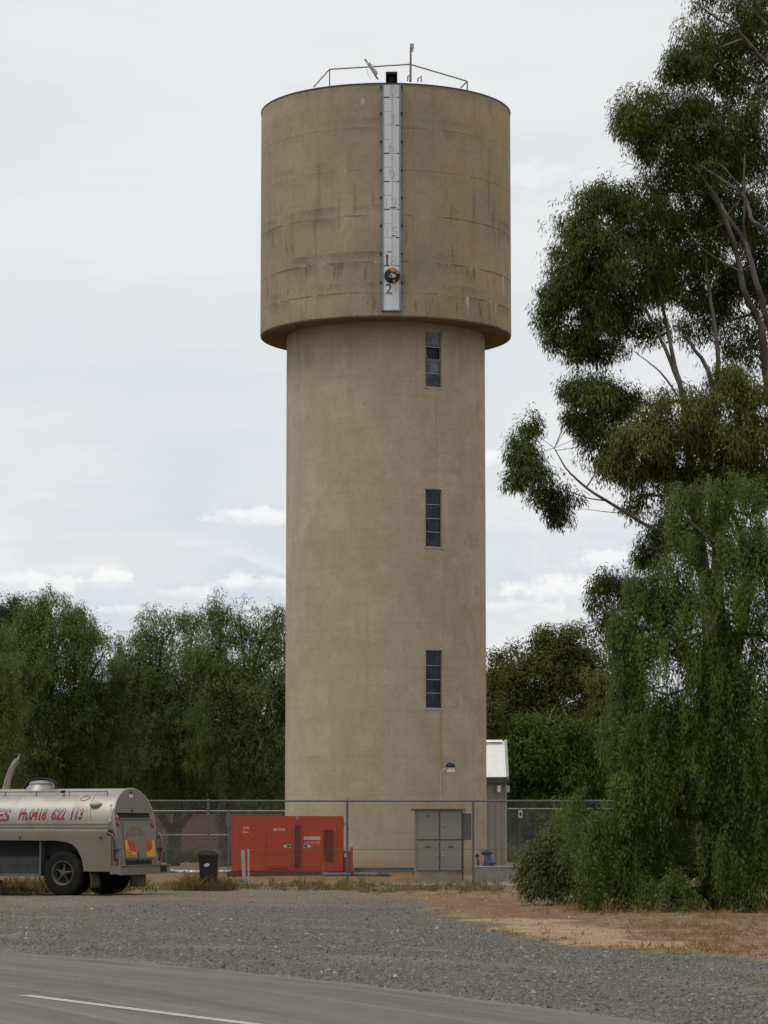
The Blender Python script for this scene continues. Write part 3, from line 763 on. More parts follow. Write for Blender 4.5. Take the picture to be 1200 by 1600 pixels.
# ------------------------------------------------------------------ milk tanker truck (local: +x to its rear, +y away from the road, z up)
TA = rad(24)
_w = gnd(97, 1399.5); _d = Vector((math.cos(TA), -math.sin(TA), 0)); _n = Vector((math.sin(TA), math.cos(TA), 0))
truck_loc = _w + 1.52 * _d + 1.2 * _n
truck = empty('tanker_truck', truck_loc, 'dusty silver milk tanker truck with red phone number on its side and yellow rear plates', 'truck', rz=-TA)
XF = -5.6                         # front end of the tank
def tank_y(z):                    # half width of the tank at height z
    if z >= 1.72: return .975 * math.sqrt(max(0, 1 - ((z - 1.72) / .755) ** 2))
    return .975 - .035 * (1.72 - z) ** 1.2
def rear_x(z): return -.155 - .125 * (z - .66)
half = [(tank_y(z), z) for z in (.66, .9, 1.15, 1.4, 1.6)] + [(.975 * math.cos(t), 1.72 + .755 * math.sin(t)) for t in np.linspace(0, PI / 2, 15)[:-1]]
prof = [(-y, z) for y, z in half] + [(0, 2.475)] + [(y, z) for y, z in half[::-1]]
n = len(prof)
tkb = MB(); vs = []
stations = [(XF, .75), (XF + .03, .93), (XF + .12, 1.0), (-4.2, 1.0), (-2.8, 1.0), (-1.4, 1.0), (-.62, 1.0), None, 'edge']
for s_ in stations:
    for y, z in prof:
        if s_ is None: vs.append((rear_x(z) - .05, y, z))
        elif s_ == 'edge': vs.append((rear_x(z) - .012, y * .985, 1.5 + (z - 1.5) * .99))
        else: vs.append((s_[0], y * s_[1] * (1.0 if z > 1.2 else .8), 1.5 + (max(z, 1.22 + (z - .66) * .1) - 1.5) * s_[1]))
fs = [tuple(range(n))] + [(i * n + k, i * n + (k + 1) % n, (i + 1) * n + (k + 1) % n, (i + 1) * n + k) for i in range(len(stations) - 1) for k in range(n)]
tkb.add(vs, fs); tank_o = tkb.build('tank', M['alu'], truck, smooth=35)
LX = lambda px: (px - 187) / 59.4              # photo column -> local x on the plane of the side skirt
def lx(px, y, z=2.0):                          # the same at any depth y across the truck
    u = (px - 600) / F; k = CP + (z - EYE) * 0.0
    # X = u * depth along the view axis
    X0, Y0 = truck_loc.x + y * _n.x, truck_loc.y + y * _n.y; sz = (z - EYE) * SP
    return (u * (Y0 * CP + sz) - X0) / (_d.x - u * _d.y * CP)
# rear end panel with its rolled rim
rp = MB(); vs = [(rear_x(z) + .0, y * .975, 1.5 + (z - 1.5) * .985) for y, z in prof]; rp.add(vs + [(x - .03, y, z) for x, y, z in vs], [tuple(range(n)), tuple(range(2 * n - 1, n - 1, -1))] + [(k, (k + 1) % n, n + (k + 1) % n, n + k) for k in range(n)])
rear = rp.build('rear_panel', M['skirt'], truck)
rim = MB(); rim.tube([(rear_x(z) - .015, y * .99, 1.5 + (z - 1.5) * .995) for y, z in prof], .022, 6); rim.build('rim', M['alu'], rear, smooth=60)
RT_ROT = Matrix.Rotation(-math.atan(.125), 3, 'Y')
def rbox(mb, y0, y1, z0, z1, d0, d1):          # box lying on the raked rear panel, d measured outwards
    vs = [(rear_x(z) + d, y, z) for d in (d0, d1) for z, y in ((z0, y0), (z0, y1), (z1, y1), (z1, y0))]
    mb.add(vs, [(0, 1, 2, 3), (7, 6, 5, 4), (0, 1, 5, 4), (1, 2, 6, 5), (2, 3, 7, 6), (3, 0, 4, 7)])
def ry(px): return (px - 214.5) / 33.5          # photo column on the rear panel -> y (near -, far +)
def rz_(py): return 1.7 + (1284 - py) / 67.0
def rpoly(mb, poly, d0, d1):
    k = len(poly); vs = [(rear_x(z) + d, y, z) for d in (d0, d1) for y, z in poly]
    mb.add(vs, [tuple(range(k)), tuple(range(2 * k - 1, k - 1, -1))] + [(i, (i + 1) % k, k + (i + 1) % k, k + i) for i in range(k)])
b = MB(); rbox(b, -.80, .72, 1.775, 1.925, -.01, .004); b.build('handle_recess_shade', M['chassis'], rear)  # flat dark patch painting in the shade of the recess
b = MB(); rbox(b, -.80, .72, 1.905, 1.93, .0, .05); rbox(b, -.78, .70, 1.768, 1.788, .0, .045); b.build('recess_lip', M['skirt'], rear)
b = MB(); rbox(b, -.62, .62, .86, 1.70, .0, .012); dr = b.build('rear_door', M['skirt'], truck)
b = MB(); rbox(b, -.66, .70, .83, .845, .0, .05); rbox(b, -.02, .02, .77, .98, .012, .03); b.build('latch_bar', M['galv_dark'], dr)
b = MB(); rbox(b, -.64, .62, .66, .80, -.01, .004); b.build('plate_recess_shade', M['chassis'], rear)  # dark patch laid on for the shade in the plate recess
b = MB(); b.lathe([(.05, 0), (.05, .03), (.02, .045)], 12, (rear_x(1.98), -.05, 1.97), 'x'); b.build('number_lamp', M['skirt'], rear)
b = MB(); b.lathe([(.03, 0), (.03, .03)], 10, (rear_x(2.4), -.05, 2.385), 'x'); b.build('top_lamp', M['lamp_red'], rear)
b = MB(); rbox(b, -.16, .02, 2.26, 2.34, .002, .006); b.build('sticker', M['let_white'], rear)
for y, z, mt in ((-.845, 1.80, 'lamp_amber'), (.80, 1.775, 'lamp_amber'), (-.82, 1.645, 'lamp_red'), (.83, 1.62, 'lamp_red')):
    b = MB(); b.lathe([(.068, -.01), (.068, .008), (.05, .02), (.01, .026)], 16, (rear_x(z), y, z), 'x'); b.build('lamp', M[mt], rear, smooth=40)
for y in (-.80, .83):
    b = MB(); rpoly(b, [(y - .06, .70), (y + .06, .70), (y, .81)], .003, .012); b.build('triangle_reflector', M['lamp_red'], rear)
# warning plates: yellow with a red five-sided field, small black writing on the left one
for sgn, y0, y1 in ((-1, -.60, -.10), (1, .38, .83)):
    b = MB(); rbox(b, y0, y1, .885, 1.275, .012, .018); pl = b.build('warning_plate', M['sign_yellow'], dr)
    b = MB()
    if sgn < 0: rpoly(b, [(y0 + .12, 1.273), (y1 - .012, 1.273), (y1 - .012, .985), (y0 + .21, 1.04), (y0 + .16, 1.12)], .0185, .021)
    else: rpoly(b, [(y1 - .13, 1.273), (y0 + .012, 1.273), (y0 + .012, .985), (y1 - .22, 1.04), (y1 - .15, 1.10)], .0185, .021)
    b.build('red_field', M['sign_red'], pl)
    if sgn < 0:
        b = MB()
        for s_, z, yy, wd in (('DO NOT', 1.045, y0 + .10, .15), ('OVERTAKE', .985, y0 + .16, .26), ('TURNING VEHICLE', .92, y0 + .25, .44)):
            text_into(b, s_, .07, lambda a, c, z=z, yy=yy: (rear_x(z + c) + .022, yy + a, z + c), width=wd)
        b.build('plate_writing', M['black'], pl)
b = MB(); rr = random.Random(5)            # worn-away red writing: an arc of strokes above a short line, no longer readable
def stroke(y, z, w_, h, ang):
    c0, s0 = math.cos(ang), math.sin(ang)
    rpoly(b, [(y + a * c0 - c * s0, z + a * s0 + c * c0) for a, c in ((-w_, -h), (w_, -h), (w_, h), (-w_, h))], .0125, .015)
for i in range(34):
    if i in (9, 20): continue
    th = rad(64) - rad(128) * i / 33; y = -.03 - .56 * math.sin(th); z = 1.08 + .46 * math.cos(th)
    stroke(y, z, rr.uniform(.006, .016), rr.uniform(.03, .062), -th * -.75 + rr.uniform(-.25, .25))
    if rr.random() < .6: stroke(y, z + rr.uniform(-.04, .04), rr.uniform(.012, .02), .009, th * .75)
for i in range(13):
    y = -.28 + i * .044
    stroke(y, 1.405, rr.uniform(.005, .012), rr.uniform(.025, .045), rr.uniform(-.2, .2))
    if rr.random() < .6: stroke(y, 1.405 + rr.choice((-.035, 0, .035)), .016, .008, 0)
b.build('faded_lettering', M['let_faded'], dr)
# ribs along the side
b = MB()
for z in (1.665, 1.585): b.span((XF + .1, -tank_y(z) - .035, z - .02), (rear_x(z) - .10, -tank_y(z) + .01, z + .012))
for z in (1.665, 1.585): b.span((XF + .1, tank_y(z) - .01, z - .02), (rear_x(z) - .10, tank_y(z) + .035, z + .012))
b.build('side_rib', M['alu'], tank_o, bevel=.008)
# top rails and feet
for s_ in (-1, 1):
    b = MB(); yy = s_ * .60; z0 = 2.40
    b.tube([(XF + .2, yy, z0), (lx(168, -.6), yy, z0)], .014, 6)
    for x in (-5.0, -4.2, -3.45, -2.6, -1.85, lx(108, -.6), lx(168, -.6)): b.tube([(x, yy, z0), (x, yy * 1.02, 2.27)], .012, 5)
    b.build('top_rail', M['galv_dark'], tank_o, smooth=60)
# manhole with dome and clamp bow
b = MB(); mx = lx(65.5, 0, 2.6)
b.lathe([(.40, 2.42), (.36, 2.50), (.29, 2.575), (.285, 2.59), (.30, 2.595), (.30, 2.61), (.24, 2.655), (.12, 2.675), (.01, 2.68)], 28, (mx, 0, 0)); mh = b.build('manhole', M['alu'], truck, smooth=40)
b = MB()
for y in (-.05, .05): b.tube([(mx - .44, y, 2.46), (mx - .44, y, 2.57), (mx - .33, y, 2.655), (mx - .15, y, 2.71), (mx, y, 2.725), (mx + .15, y, 2.71), (mx + .33, y, 2.655), (mx + .41, y, 2.59), (mx + .41, y, 2.46)], .024, 6)
b.build('clamp_bow', M['chassis'], mh, smooth=60)
b = MB(); b.lathe([(.05, 0), (.05, .06)], 8, (lx(98.5, -.6), -.62, 2.37)); b.build('rail_clamp', M['chassis'], tank_o)
# oval hose mark, cone marker lamp, seam
b = MB(); ov = []
for k in range(25):
    t = 2 * PI * k / 24; z = 2.245 + .055 * math.sin(t); ov.append((lx(133.5, -.7, 2.24) + .105 * math.cos(t) + .03 * math.sin(t), -tank_y(z) - .004, z))
b.tube(ov, .009, 5, False); b.build('hose_ring', M['timber'], tank_o, smooth=60)
b = MB(); zc = 2.09; cx0 = lx(148.5, -.93, 2.09); b.tube([(cx0 - .12, -tank_y(zc) - .05, zc), (cx0 - .02, -tank_y(zc) - .045, zc + .01), (cx0 + .06, -tank_y(zc) - .02, zc + .012), (cx0 + .13, -tank_y(zc) + .02, zc + .01)], [.06, .075, .06, .03], 14); co = b.build('marker_lamp', M['alu'], tank_o, smooth=40)
b = MB(); b.lathe([(.05, -.012), (.05, .0)], 12, (cx0 - .12, -tank_y(zc) - .05, zc), 'x'); b.build('lens', M['chassis'], co)
b = MB(); b.tube([(lx(135, -.97, 1.8) + .12 * (1 - math.sin(t)), -tank_y(1.74 + .7 * math.sin(t)) - .001, 1.74 + .7 * math.sin(t)) for t in np.linspace(0, 1.3, 12)], .006, 4); b.build('weld_seam', M['timber'], tank_o)
b = MB(); b.tube([(rear_x(1.75) - .08, -.99, 2.08), (rear_x(1.75) - .08, -1.0, 1.74)], .014, 5); b.box((rear_x(1.75) - .08, -.985, 2.08), (.05, .06, .04)); b.box((rear_x(1.75) - .08, -.985, 1.74), (.05, .06, .04)); b.build('sight_tube', M['let_white'], tank_o)
# lettering wrapped on the tank side
def side_text(s, size, xc, zc, width, shear=.22):
    layers = ((.010, -.004, 'let_blue', None), (-.005, -.009, 'let_red', 'split'))
    for off, d, mt, split in layers:
        bm = text_bm(s, size, shear=shear, offset=off)
        xs = [v.co.x for v in bm.verts]; ys = [v.co.y for v in bm.verts]
        cx = (max(xs) + min(xs)) / 2; cy = (max(ys) + min(ys)) / 2
        for q in np.linspace(min(ys), max(ys), 9)[1:-1]:
            bmesh.ops.bisect_plane(bm, geom=bm.verts[:] + bm.edges[:] + bm.faces[:], plane_co=(0, q, 0), plane_no=(0, 1, 0))
        k = width / (max(xs) - min(xs)) if off > .005 else (width - .03) / (max(xs) - min(xs)); mb = MB(); vs = []
        bm.verts.index_update()
        for v in bm.verts:
            z = zc + v.co.y - cy; vs.append((xc + (v.co.x - cx) * k, -tank_y(z) + d, z))
        hi = zc + (max(ys) - cy) * .40
        lowf = [[v.index for v in f.verts] for f in bm.faces if not split or zc + f.calc_center_median().y - cy < hi]
        topf = [[v.index for v in f.verts] for f in bm.faces if split and zc + f.calc_center_median().y - cy >= hi]
        mb.add(vs, lowf); mb.cur = 1
        if topf: mb.add(vs, topf)
        bm.free(); yield mb.build('lettering', [M[mt], M['let_white']] if split else M[mt], tank_o)
for s_, a, c, sz, zc in (('Ph.0418', 28.5, 72.5, .36, 1.875), ('622', 80.5, 101.5, .36, 1.88), ('113', 110, 129.5, .35, 1.88)):
    list(side_text(s_, sz, (lx(a, -.965, 1.88) + lx(c, -.965, 1.88)) / 2, zc, lx(c, -.965, 1.88) - lx(a, -.965, 1.88)))
list(side_text('ES', .40, (lx(-7, -.965, 1.85) + lx(16, -.965, 1.85)) / 2, 1.855, lx(16, -.965, 1.85) - lx(-7, -.965, 1.85)))
# side skirt, ledge, wheel arch panel
arch = [(-.95, .56), (-.955, .64), (-1.0, .86), (-1.12, 1.07), (-1.26, 1.19), (-1.46, 1.25), (-1.7, 1.268)]
for s_ in (-1, 1):
    b = MB(); poly = [(XF, 1.385), (-.27, 1.385), (-.24, 1.36), (-.24, .56)] + arch + [(XF, 1.275)]
    b.prism(poly, s_ * 1.20, s_ * 1.165); sk = b.build('side_skirt', M['skirt'], truck)
    b = MB(); b.prism([(s_ * 1.165, 1.375), (s_ * 1.20, 1.375), (s_ * 1.195, 1.49), (s_ * 1.16, 1.525), (s_ * .96, 1.525), (s_ * .96, 1.495), (s_ * 1.14, 1.49), (s_ * 1.165, 1.46)], XF, -.34, 'x')
    b.build('skirt_ledge', M['skirt'], sk, bevel=.012)
    b = MB(); b.span((-.30, s_ * 1.165, .56), (-.24, s_ * 1.10, 1.38)); b.tube([(-.34, s_ * 1.18, 1.45), (-.24, s_ * 1.15, 1.40), (-.17, s_ * 1.1, 1.25), (-.15, s_ * 1.08, .9)], .025, 6); b.build('corner_fold', M['skirt'], sk, smooth=40)
    b = MB(); b.tube([(x, s_ * 1.195, z) for x, z in arch], .014, 5); b.build('arch_lip', M['skirt'], sk, smooth=60)
    for px in (28.5, 156.5):
        b = MB(); b.lathe([(.032, 0), (.03, s_ * .025)], 10, (LX(px), s_ * 1.20, 1.335), 'y'); b.build('side_marker', M['lamp_red'], sk)
    # recessed rear corner with two lamps and a little step
    b = MB(); b.span((-.24, s_ * .94, .60), (-.20, s_ * 1.16, 1.30)); cr = b.build('rear_corner', M['skirt'], truck)
    for z in (1.0, .855):
        b = MB(); b.lathe([(.06, 0), (.06, .02), (.03, .04)], 14, (-.20, s_ * 1.07, z), 'x'); b.build('tail_lamp', M['lamp_red'], cr)
    b = MB(); b.span((-.20, s_ * .93, 1.075), (-.02, s_ * 1.17, 1.095)); b.span((-.20, s_ * .96, 1.0), (-.17, s_ * 1.0, 1.08)); b.build('step', M['galv_dark'], cr)
# locker boxes under the tank, chassis
b = MB(); b.span((XF + .3, -.86, .50), (-2.16, -.70, 1.27)); lk = b.build('locker', M['traybox'], truck, bevel=.01)
b = MB(); b.span((-2.175, -1.14, .48), (-2.135, -.86, 1.28)); b.span((XF + .3, -1.135, .44), (-2.135, -.69, .497)); b.build('locker_edge', M['galv_dark'], lk)
b = MB(); b.span((XF + .3, .92, .50), (-2.16, 1.10, 1.27)); b.build('locker', M['traybox'], truck, bevel=.01)
b = MB()
for y in (-.42, .42): b.span((-8.2, y - .04, .62), (-.35, y + .04, .9))
b.span((XF + .1, -.88, .90), (-.32, .88, 1.30)); b.span((-2.1, -.92, .92), (-.3, -.75, 1.36)); b.tube([(-1.52, -.6, .52), (-1.52, .6, .52)], .09, 10); b.lathe([(.05, -.2), (.2, -.12), (.2, .12), (.05, .2)], 14, (-1.52, 0, .52), 'y')
b.build('chassis', M['chassis'], truck)
# bumper
b = MB(); b.span((-.03, -1.2, .50), (.02, 1.2, .69)); b.span((-.26, -1.2, .50), (-.03, -1.16, .69)); b.span((-.26, 1.16, .50), (-.03, 1.2, .69)); b.span((-.03, -1.2, .69), (.06, 1.2, .705)); b.span((-.03, -1.2, .485), (.05, 1.2, .50))
bp = b.build('bumper', M['skirt'], truck)
b = MB(); b.span((.021, .72, .53), (.03, 1.0, .66)); b.build('bumper_notch', M['chassis'], bp)
# wheels: dual tyres each side
def wheel(x, y, side, R=.515, wid=.25, name='wheel'):
    b = MB(); o_ = side
    pr = [(.27, -wid / 2), (.30, -wid / 2 - .005), (.42, -wid / 2 - .012), (.475, -wid / 2 + .0), (R - .008, -wid / 2 + .035), (R, -wid / 2 + .06), (R, wid / 2 - .06), (R - .008, wid / 2 - .035), (.475, wid / 2), (.42, wid / 2 + .012), (.30, wid / 2 + .005), (.27, wid / 2)]
    b.lathe([(r_, h) for r_, h in pr], 44, (0, 0, 0), 'y', close=False)
    for k in range(44):
        t = 2 * PI * (k + .5) / 44
        for h in (-.075, .0, .075): b.box((R * math.cos(t), h, R * math.sin(t)), (.018, .05, .045), Matrix.Rotation(-t, 3, 'Y'))
    root = b.build(name, M['tyre'], truck, smooth=35); root.location = (x, y, R)
    b = MB(); f = o_ * wid / 2
    pr = [(.275, -f), (.275, f * 1.02), (.29, f * 1.12), (.275, f * 1.14), (.255, f * 1.0), (.235, f * .55), (.225, f * .1), (.215, f * .0)]
    b.lathe(pr, 40, (0, 0, 0), 'y', close=False); b.build('rim', M['rimsteel'], root, smooth=35)
    b = MB(); b.lathe([(.225, -f * .3), (.10, -f * .25), (.01, -f * .25)], 30, (0, 0, 0), 'y', close=False); b.build('rim_dark', M['chassis'], root)
    b = MB(); b.lathe([(.075, -f * .3), (.075, f * .75), (.06, f * 1.0), (.02, f * 1.06)], 18, (0, 0, 0), 'y'); 
    for k in range(5):
        t = 2 * PI * k / 5 + .2
        b.tube([(.05 * math.cos(t), f * .55, .05 * math.sin(t)), (.15 * math.cos(t), f * .5, .15 * math.sin(t)), (.232 * math.cos(t), f * .35, .232 * math.sin(t))], [.04, .026, .028], 8)
        b.lathe([(.02, 0), (.02, f * .25)], 6, (.21 * math.cos(t), f * .5, .21 * math.sin(t)), 'y')
    b.build('hub', M['rimsteel'], root, smooth=40)
    return root
for s_ in (-1, 1):
    wheel(-1.52, s_ * 1.06, s_); wheel(-1.52, s_ * .745, s_)
# mud flaps
for s_ in (-1, 1):
    for y0, y1 in ((1.15, .72),):
        b = MB()
        vs = []
        for i in range(4):
            for j in range(4):
                t = i / 3; z = .60 - t * .42; yy = y0 + (y1 - y0) * j / 3; xx = -.86 + .05 * math.sin(2.2 * t) + .015 * math.sin(j * 2 + i)
                vs.append((xx, s_ * yy, z))
        k = len(vs); fs = [(i * 4 + j, i * 4 + j + 1, i * 4 + j + 5, i * 4 + j + 4) for i in range(3) for j in range(3)]
        b.add(vs, fs); o = b.build('mud_flap', M['flap'], truck, smooth=60)
        md = o.modifiers.new('thick', 'SOLIDIFY'); md.thickness = .02
b = MB(); b.span((-.9, -.7, .52), (-.84, .7, .62)); b.build('flap_bar', M['chassis'], truck)
for y in (.42, .66):
    b = MB(); b.prism([(y - .10, .20), (y - .02, .17), (y + .05, .19), (y + .10, .24), (y + .11, .62), (y - .10, .62)], -.42, -.40, 'x'); b.build('mud_flap', M['flap'], truck)
# cab and front axle (beyond the left edge of the photograph)
b = MB(); b.prism([(-8.3, .55), (-8.3, 1.55), (-8.1, 2.55), (-7.8, 2.68), (-6.4, 2.68), (-6.2, 2.55), (-6.2, .55), (-6.75, .55), (-6.85, .95), (-7.25, 1.12), (-7.65, .95), (-7.75, .55)], -1.15, 1.15)
cab = b.build('cab', M['white_paint'], truck, bevel=.05)
b = MB()
for s_ in (-1, 1): b.prism([(-8.12, 1.65), (-7.97, 2.45), (-7.0, 2.45), (-7.0, 1.65)], s_ * 1.152, s_ * 1.158)
b.add([(-8.285, -1.0, 1.65), (-8.285, 1.0, 1.65), (-8.125, .95, 2.45), (-8.125, -.95, 2.45)], [(0, 1, 2, 3)]); b.build('cab_window', M['pane'], cab)
wheel(-7.25, -1.0, -1); wheel(-7.25, 1.0, 1)

# ------------------------------------------------------------------ red generator set
def flat_box(name, mat, parent, x0, x1, y0, y1, z0, z1, bevel=0.0):
    b = MB(); b.span((x0, y0, z0), (x1, y1, z1)); return b.build(name, mat, parent, bevel=bevel)
GD = 87.0; gs = F / GD
def GX(px): return (px - 449) / gs
def GZ(py): return at(449, py, GD).z
gl = at(449, 1371, GD); gl.z = 0.08
gen = empty('generator', gl, 'red enclosed generator set on a skid standing at the foot of the tower', 'generator')
gz0 = GZ(1361.5) - .08; gz1 = GZ(1275) - .08
b = MB(); b.span((GX(362), 0, gz0), (GX(535.5), 1.25, gz1)); body = b.build('body', M['red'], gen, bevel=.02)
b = MB(); b.span((GX(355), -.03, gz0 - .15), (GX(551), .06, gz0 - .004)); b.span((GX(355), 1.19, gz0 - .15), (GX(551), 1.28, gz0 - .004))
b.span((GX(355), .06, gz0 - .13), (GX(375), 1.19, gz0 - .01)); b.span((GX(536), .06, gz0 - .13), (GX(551), 1.19, gz0 - .01)); b.build('skid', M['red_grime'], gen)
for px, mt in ((434, 'galv_dark'), (487, 'timber'), (400, 'timber'), (530, 'timber')):
    flat_box('support_block', M[mt], gen, GX(px - 4), GX(px + 4), -.02, 1.2, -.02, gz0 - .155)
Z = lambda py: GZ(py) - .08
for (x0, x1) in ((415.5, 456.5), (470.5, 525.5)):
    b = MB(); b.span((GX(x0), -.012, Z(1354.5)), (GX(x1), .0, Z(1290.5))); d_ = b.build('door', M['red'], gen, bevel=.004)
    e = MB()
    for q in ((x0, x0 + .6, 1354.5, 1290.5), (x1 - .6, x1, 1354.5, 1290.5)): e.span((GX(q[0]), -.014, Z(q[2])), (GX(q[1]), -.005, Z(q[3])))
    e.span((GX(x0), -.014, Z(1354.5)), (GX(x1), -.005, Z(1354.0))); e.span((GX(x0), -.014, Z(1291.0)), (GX(x1), -.005, Z(1290.5))); e.build('door_gap', M['red_grime'], d_)
    hx_ = 417.2 if x0 < 420 else 523.5
    h = MB(); h.span((GX(hx_ - 1), -.03, Z(1324)), (GX(hx_ + 1), -.012, Z(1321))); h.build('hinge', M['red_grime'], d_)
    lx = 450.5 if x0 < 420 else 477.5; sgn = -1 if x0 < 420 else 1
    h = MB(); h.span((GX(lx - 3.4), -.03, Z(1325)), (GX(lx + 3.4), -.012, Z(1319.5))); lo = h.build('latch', M['galv'], d_)
    h = MB(); h.span((GX(lx - 2.0), -.036, Z(1324)), (GX(lx + 2.2), -.03, Z(1320.5))); h.build('latch_paddle', M['dark'], lo)
    h = MB(); h.span((GX(lx + sgn * 3.6), -.02, Z(1324)), (GX(lx + sgn * 7), -.012, Z(1320.5))); h.build('latch_label', M['white_text'], lo)
def louvre(x0, x1, y0, y1, parent, rows, gapfrac=.5):
    b = MB(); b.span((GX(x0), -.018, Z(y1)), (GX(x1), -.006, Z(y0))); o = b.build('vent', M['red_grime'], parent)
    b = MB(); H = Z(y0) - Z(y1)
    for i in range(rows):
        z = Z(y1) + H * (i + .5) / rows; b.box((GX((x0 + x1) / 2), -.03, z), (GX(x1) - GX(x0) - .02, .012, H / rows * .62), Matrix.Rotation(.5, 3, 'X'))
    b.build('louvre', M['red_dark'], o); return o
louvre(505, 520.5, 1296, 1348.5, gen, 14)
louvre(460, 468.5, 1288.5, 1357, gen, 16)
b = MB(); b.span((GX(420), -.006, Z(1359)), (GX(448), .0, Z(1357))); b.build('drain_slot', M['red_grime'], gen)
b = MB(); b.tube([(GX(464), .15, gz1 - .02), (GX(464), .15, gz1 + .015)], .035, 10); b.box((GX(464.2), -.006, gz1 - .05), (.05, .01, .1)); b.build('lifting_eye', M['galv'], gen)
b = MB()
for s_, sz, x, y, wd in (('100', .11, 384.3, 1293.2, .16), ('KVA', .085, 384.2, 1300, .17), ('307556', .12, 436, 1296, .36), ('coates', .2, 487.2, 1309, .50), ('13 15 52', .09, 488, 1316.5, .44)):
    yy = -.0135 if 415 < x < 530 else -.0025
    text_into(b, s_, sz, lambda a, c, x=x, y=y, yy=yy: (GX(x) + a, yy - .002, Z(y) + c), width=wd, offset=.004 if s_ == 'coates' else 0.0)
b.build('lettering', M['white_text'], gen)
# tow-end frame at the right
b = MB(); b.span((GX(536), .1, gz0), (GX(547), .9, Z(1330))); b.build('coupling_box', M['red_dark'], gen, bevel=.01)
b = MB(); b.span((GX(546.5), .02, gz0 - .01), (GX(550), .08, Z(1324))); b.span((GX(546.5), .92, gz0 - .01), (GX(550), .98, Z(1324))); b.span((GX(546.5), .08, Z(1327)), (GX(550), .92, Z(1324))); b.build('end_frame', M['red'], gen)
b = MB(); b.span((GX(537.5), .09, Z(1339)), (GX(541), .1, Z(1333))); b.build('label_plate', M['white_text'], gen)
b = MB(); b.tube([(GX(535.5), .3, Z(1288)), (GX(538), .3, Z(1287.5))], .03, 6); b.build('exhaust_stub', M['dark'], gen)

# ------------------------------------------------------------------ grey electrical cabinet
CD = 83.5; cs = F / CD
cl_ = at(686, 1376, CD); cl_.z = 0.0
cabn = empty('electrical_cabinet', cl_, 'grey four door electrical cabinet with an overhanging flat roof', 'cabinet')
CX = lambda px: (px - 686) / cs
CZ = lambda py: at(686, py, CD).z
b = MB(); b.span((CX(648), 0, CZ(1362)), (CX(722.5), .7, CZ(1266))); cb = b.build('body', M['cab_grey'], cabn, bevel=.008)
b = MB(); b.span((CX(648.6), .01, -.05), (CX(721.8), .69, CZ(1362))); b.build('base', M['plinth'], cabn)
b = MB(); b.prism([(-.12, CZ(1264.5)), (-.12, CZ(1263.2)), (.8, CZ(1265.2)), (.8, CZ(1266.4))], CX(643.5), CX(728), 'x'); b.build('roof', M['cab_grey'], cabn)
for (x0, x1, y0, y1, vx, vw, hx_) in ((652.5, 685.7, 1268, 1311.5, 669.5, 6, 683.3), (688, 721, 1268, 1311.5, None, 0, 692), (652.5, 685.7, 1315, 1360, 669.3, 9, 682.5), (688, 721, 1315, 1360, 704.5, 7, 692)):
    b = MB(); b.span((CX(x0), -.02, CZ(y1)), (CX(x1), .0, CZ(y0))); d_ = b.build('door', M['cab_grey'], cabn, bevel=.004)
    g = MB(); g.span((CX(x0) - .02, -.004, CZ(y1) - .022), (CX(x1) + .02, .003, CZ(y1))); g.span((CX(x1), -.004, CZ(y1)), (CX(x1) + .02, .003, CZ(y0))); g.span((CX(x0) - .012, -.004, CZ(y1)), (CX(x0), .003, CZ(y0))); g.build('door_gap', M['dark'], d_)
    h = MB(); hz = CZ(y0 + (20.5 if y0 < 1300 else 22)); h.lathe([(.022, 0), (.022, -.03), (.035, -.035), (.03, -.055)], 12, (CX(hx_), -.02, hz), 'y'); h.build('handle', M['galv'], d_, smooth=40)
    if vx:
        v = MB(); vz = CZ(y0 + (7 if y0 < 1300 else 8.5)); v.span((CX(vx - vw / 2), -.026, vz - .015), (CX(vx + vw / 2), -.02, vz + .02)); v.build('label_slot', M['dark'], d_)
flat_box('side_box', M['grey_mesh'], cabn, CX(722.5) + .002, CX(736.5), .12, .58, CZ(1312.5), CZ(1271.5), .01)
b = MB(); b.prism([(.06, CZ(1271.3)), (.06, CZ(1270.3)), (.62, CZ(1268.5)), (.62, CZ(1269.3))], CX(722.5) + .003, CX(738.5), 'x'); b.build('side_box_roof', M['cab_grey'], cabn)
b = MB(); b.tube([(CX(723.5), .3, CZ(1312.5)), (CX(723.3), .3, CZ(1325)), (CX(723.2), .3, .02)], .03, 6); b.build('conduit', M['dark'], cabn, smooth=60)

# yard lamp behind the cabinet
LD = 86.0; ll = at(689.2, 1375, LD); ll.z = 0
lamp = empty('yard_lamp', ll, 'small yard floodlight on a thin bent pole rising behind the grey cabinet', 'lamp')
def lp(px, py, dy=0.0): return at(px, py, LD + dy) - ll
b = MB(); b.tube([(0, 0, 0), lp(689.2, 1215), lp(689.6, 1208), lp(691.3, 1204.5), lp(694, 1202.5), lp(698.5, 1200.5)], [.032, .026, .026, .026, .026, .026], 8); po = b.build('pole', M['galv'], lamp, smooth=50)
hc = lp(704, 1196); b = MB(); b.box(hc, (.29, .34, .10), taper=.82); b.box(hc + Vector((0, 0, -.045)), (.30, .35, .02)); b.box(hc + Vector((-.03, 0, .06)), (.12, .2, .05)); b.build('lamp_head', M['black'], lamp, bevel=.008)
b = MB(); b.box(lp(704.5, 1203), (.2, .26, .12), Matrix.Rotation(PI, 3, 'X'), taper=1.22); b.build('diffuser', M['lampglass'], lamp, bevel=.01)

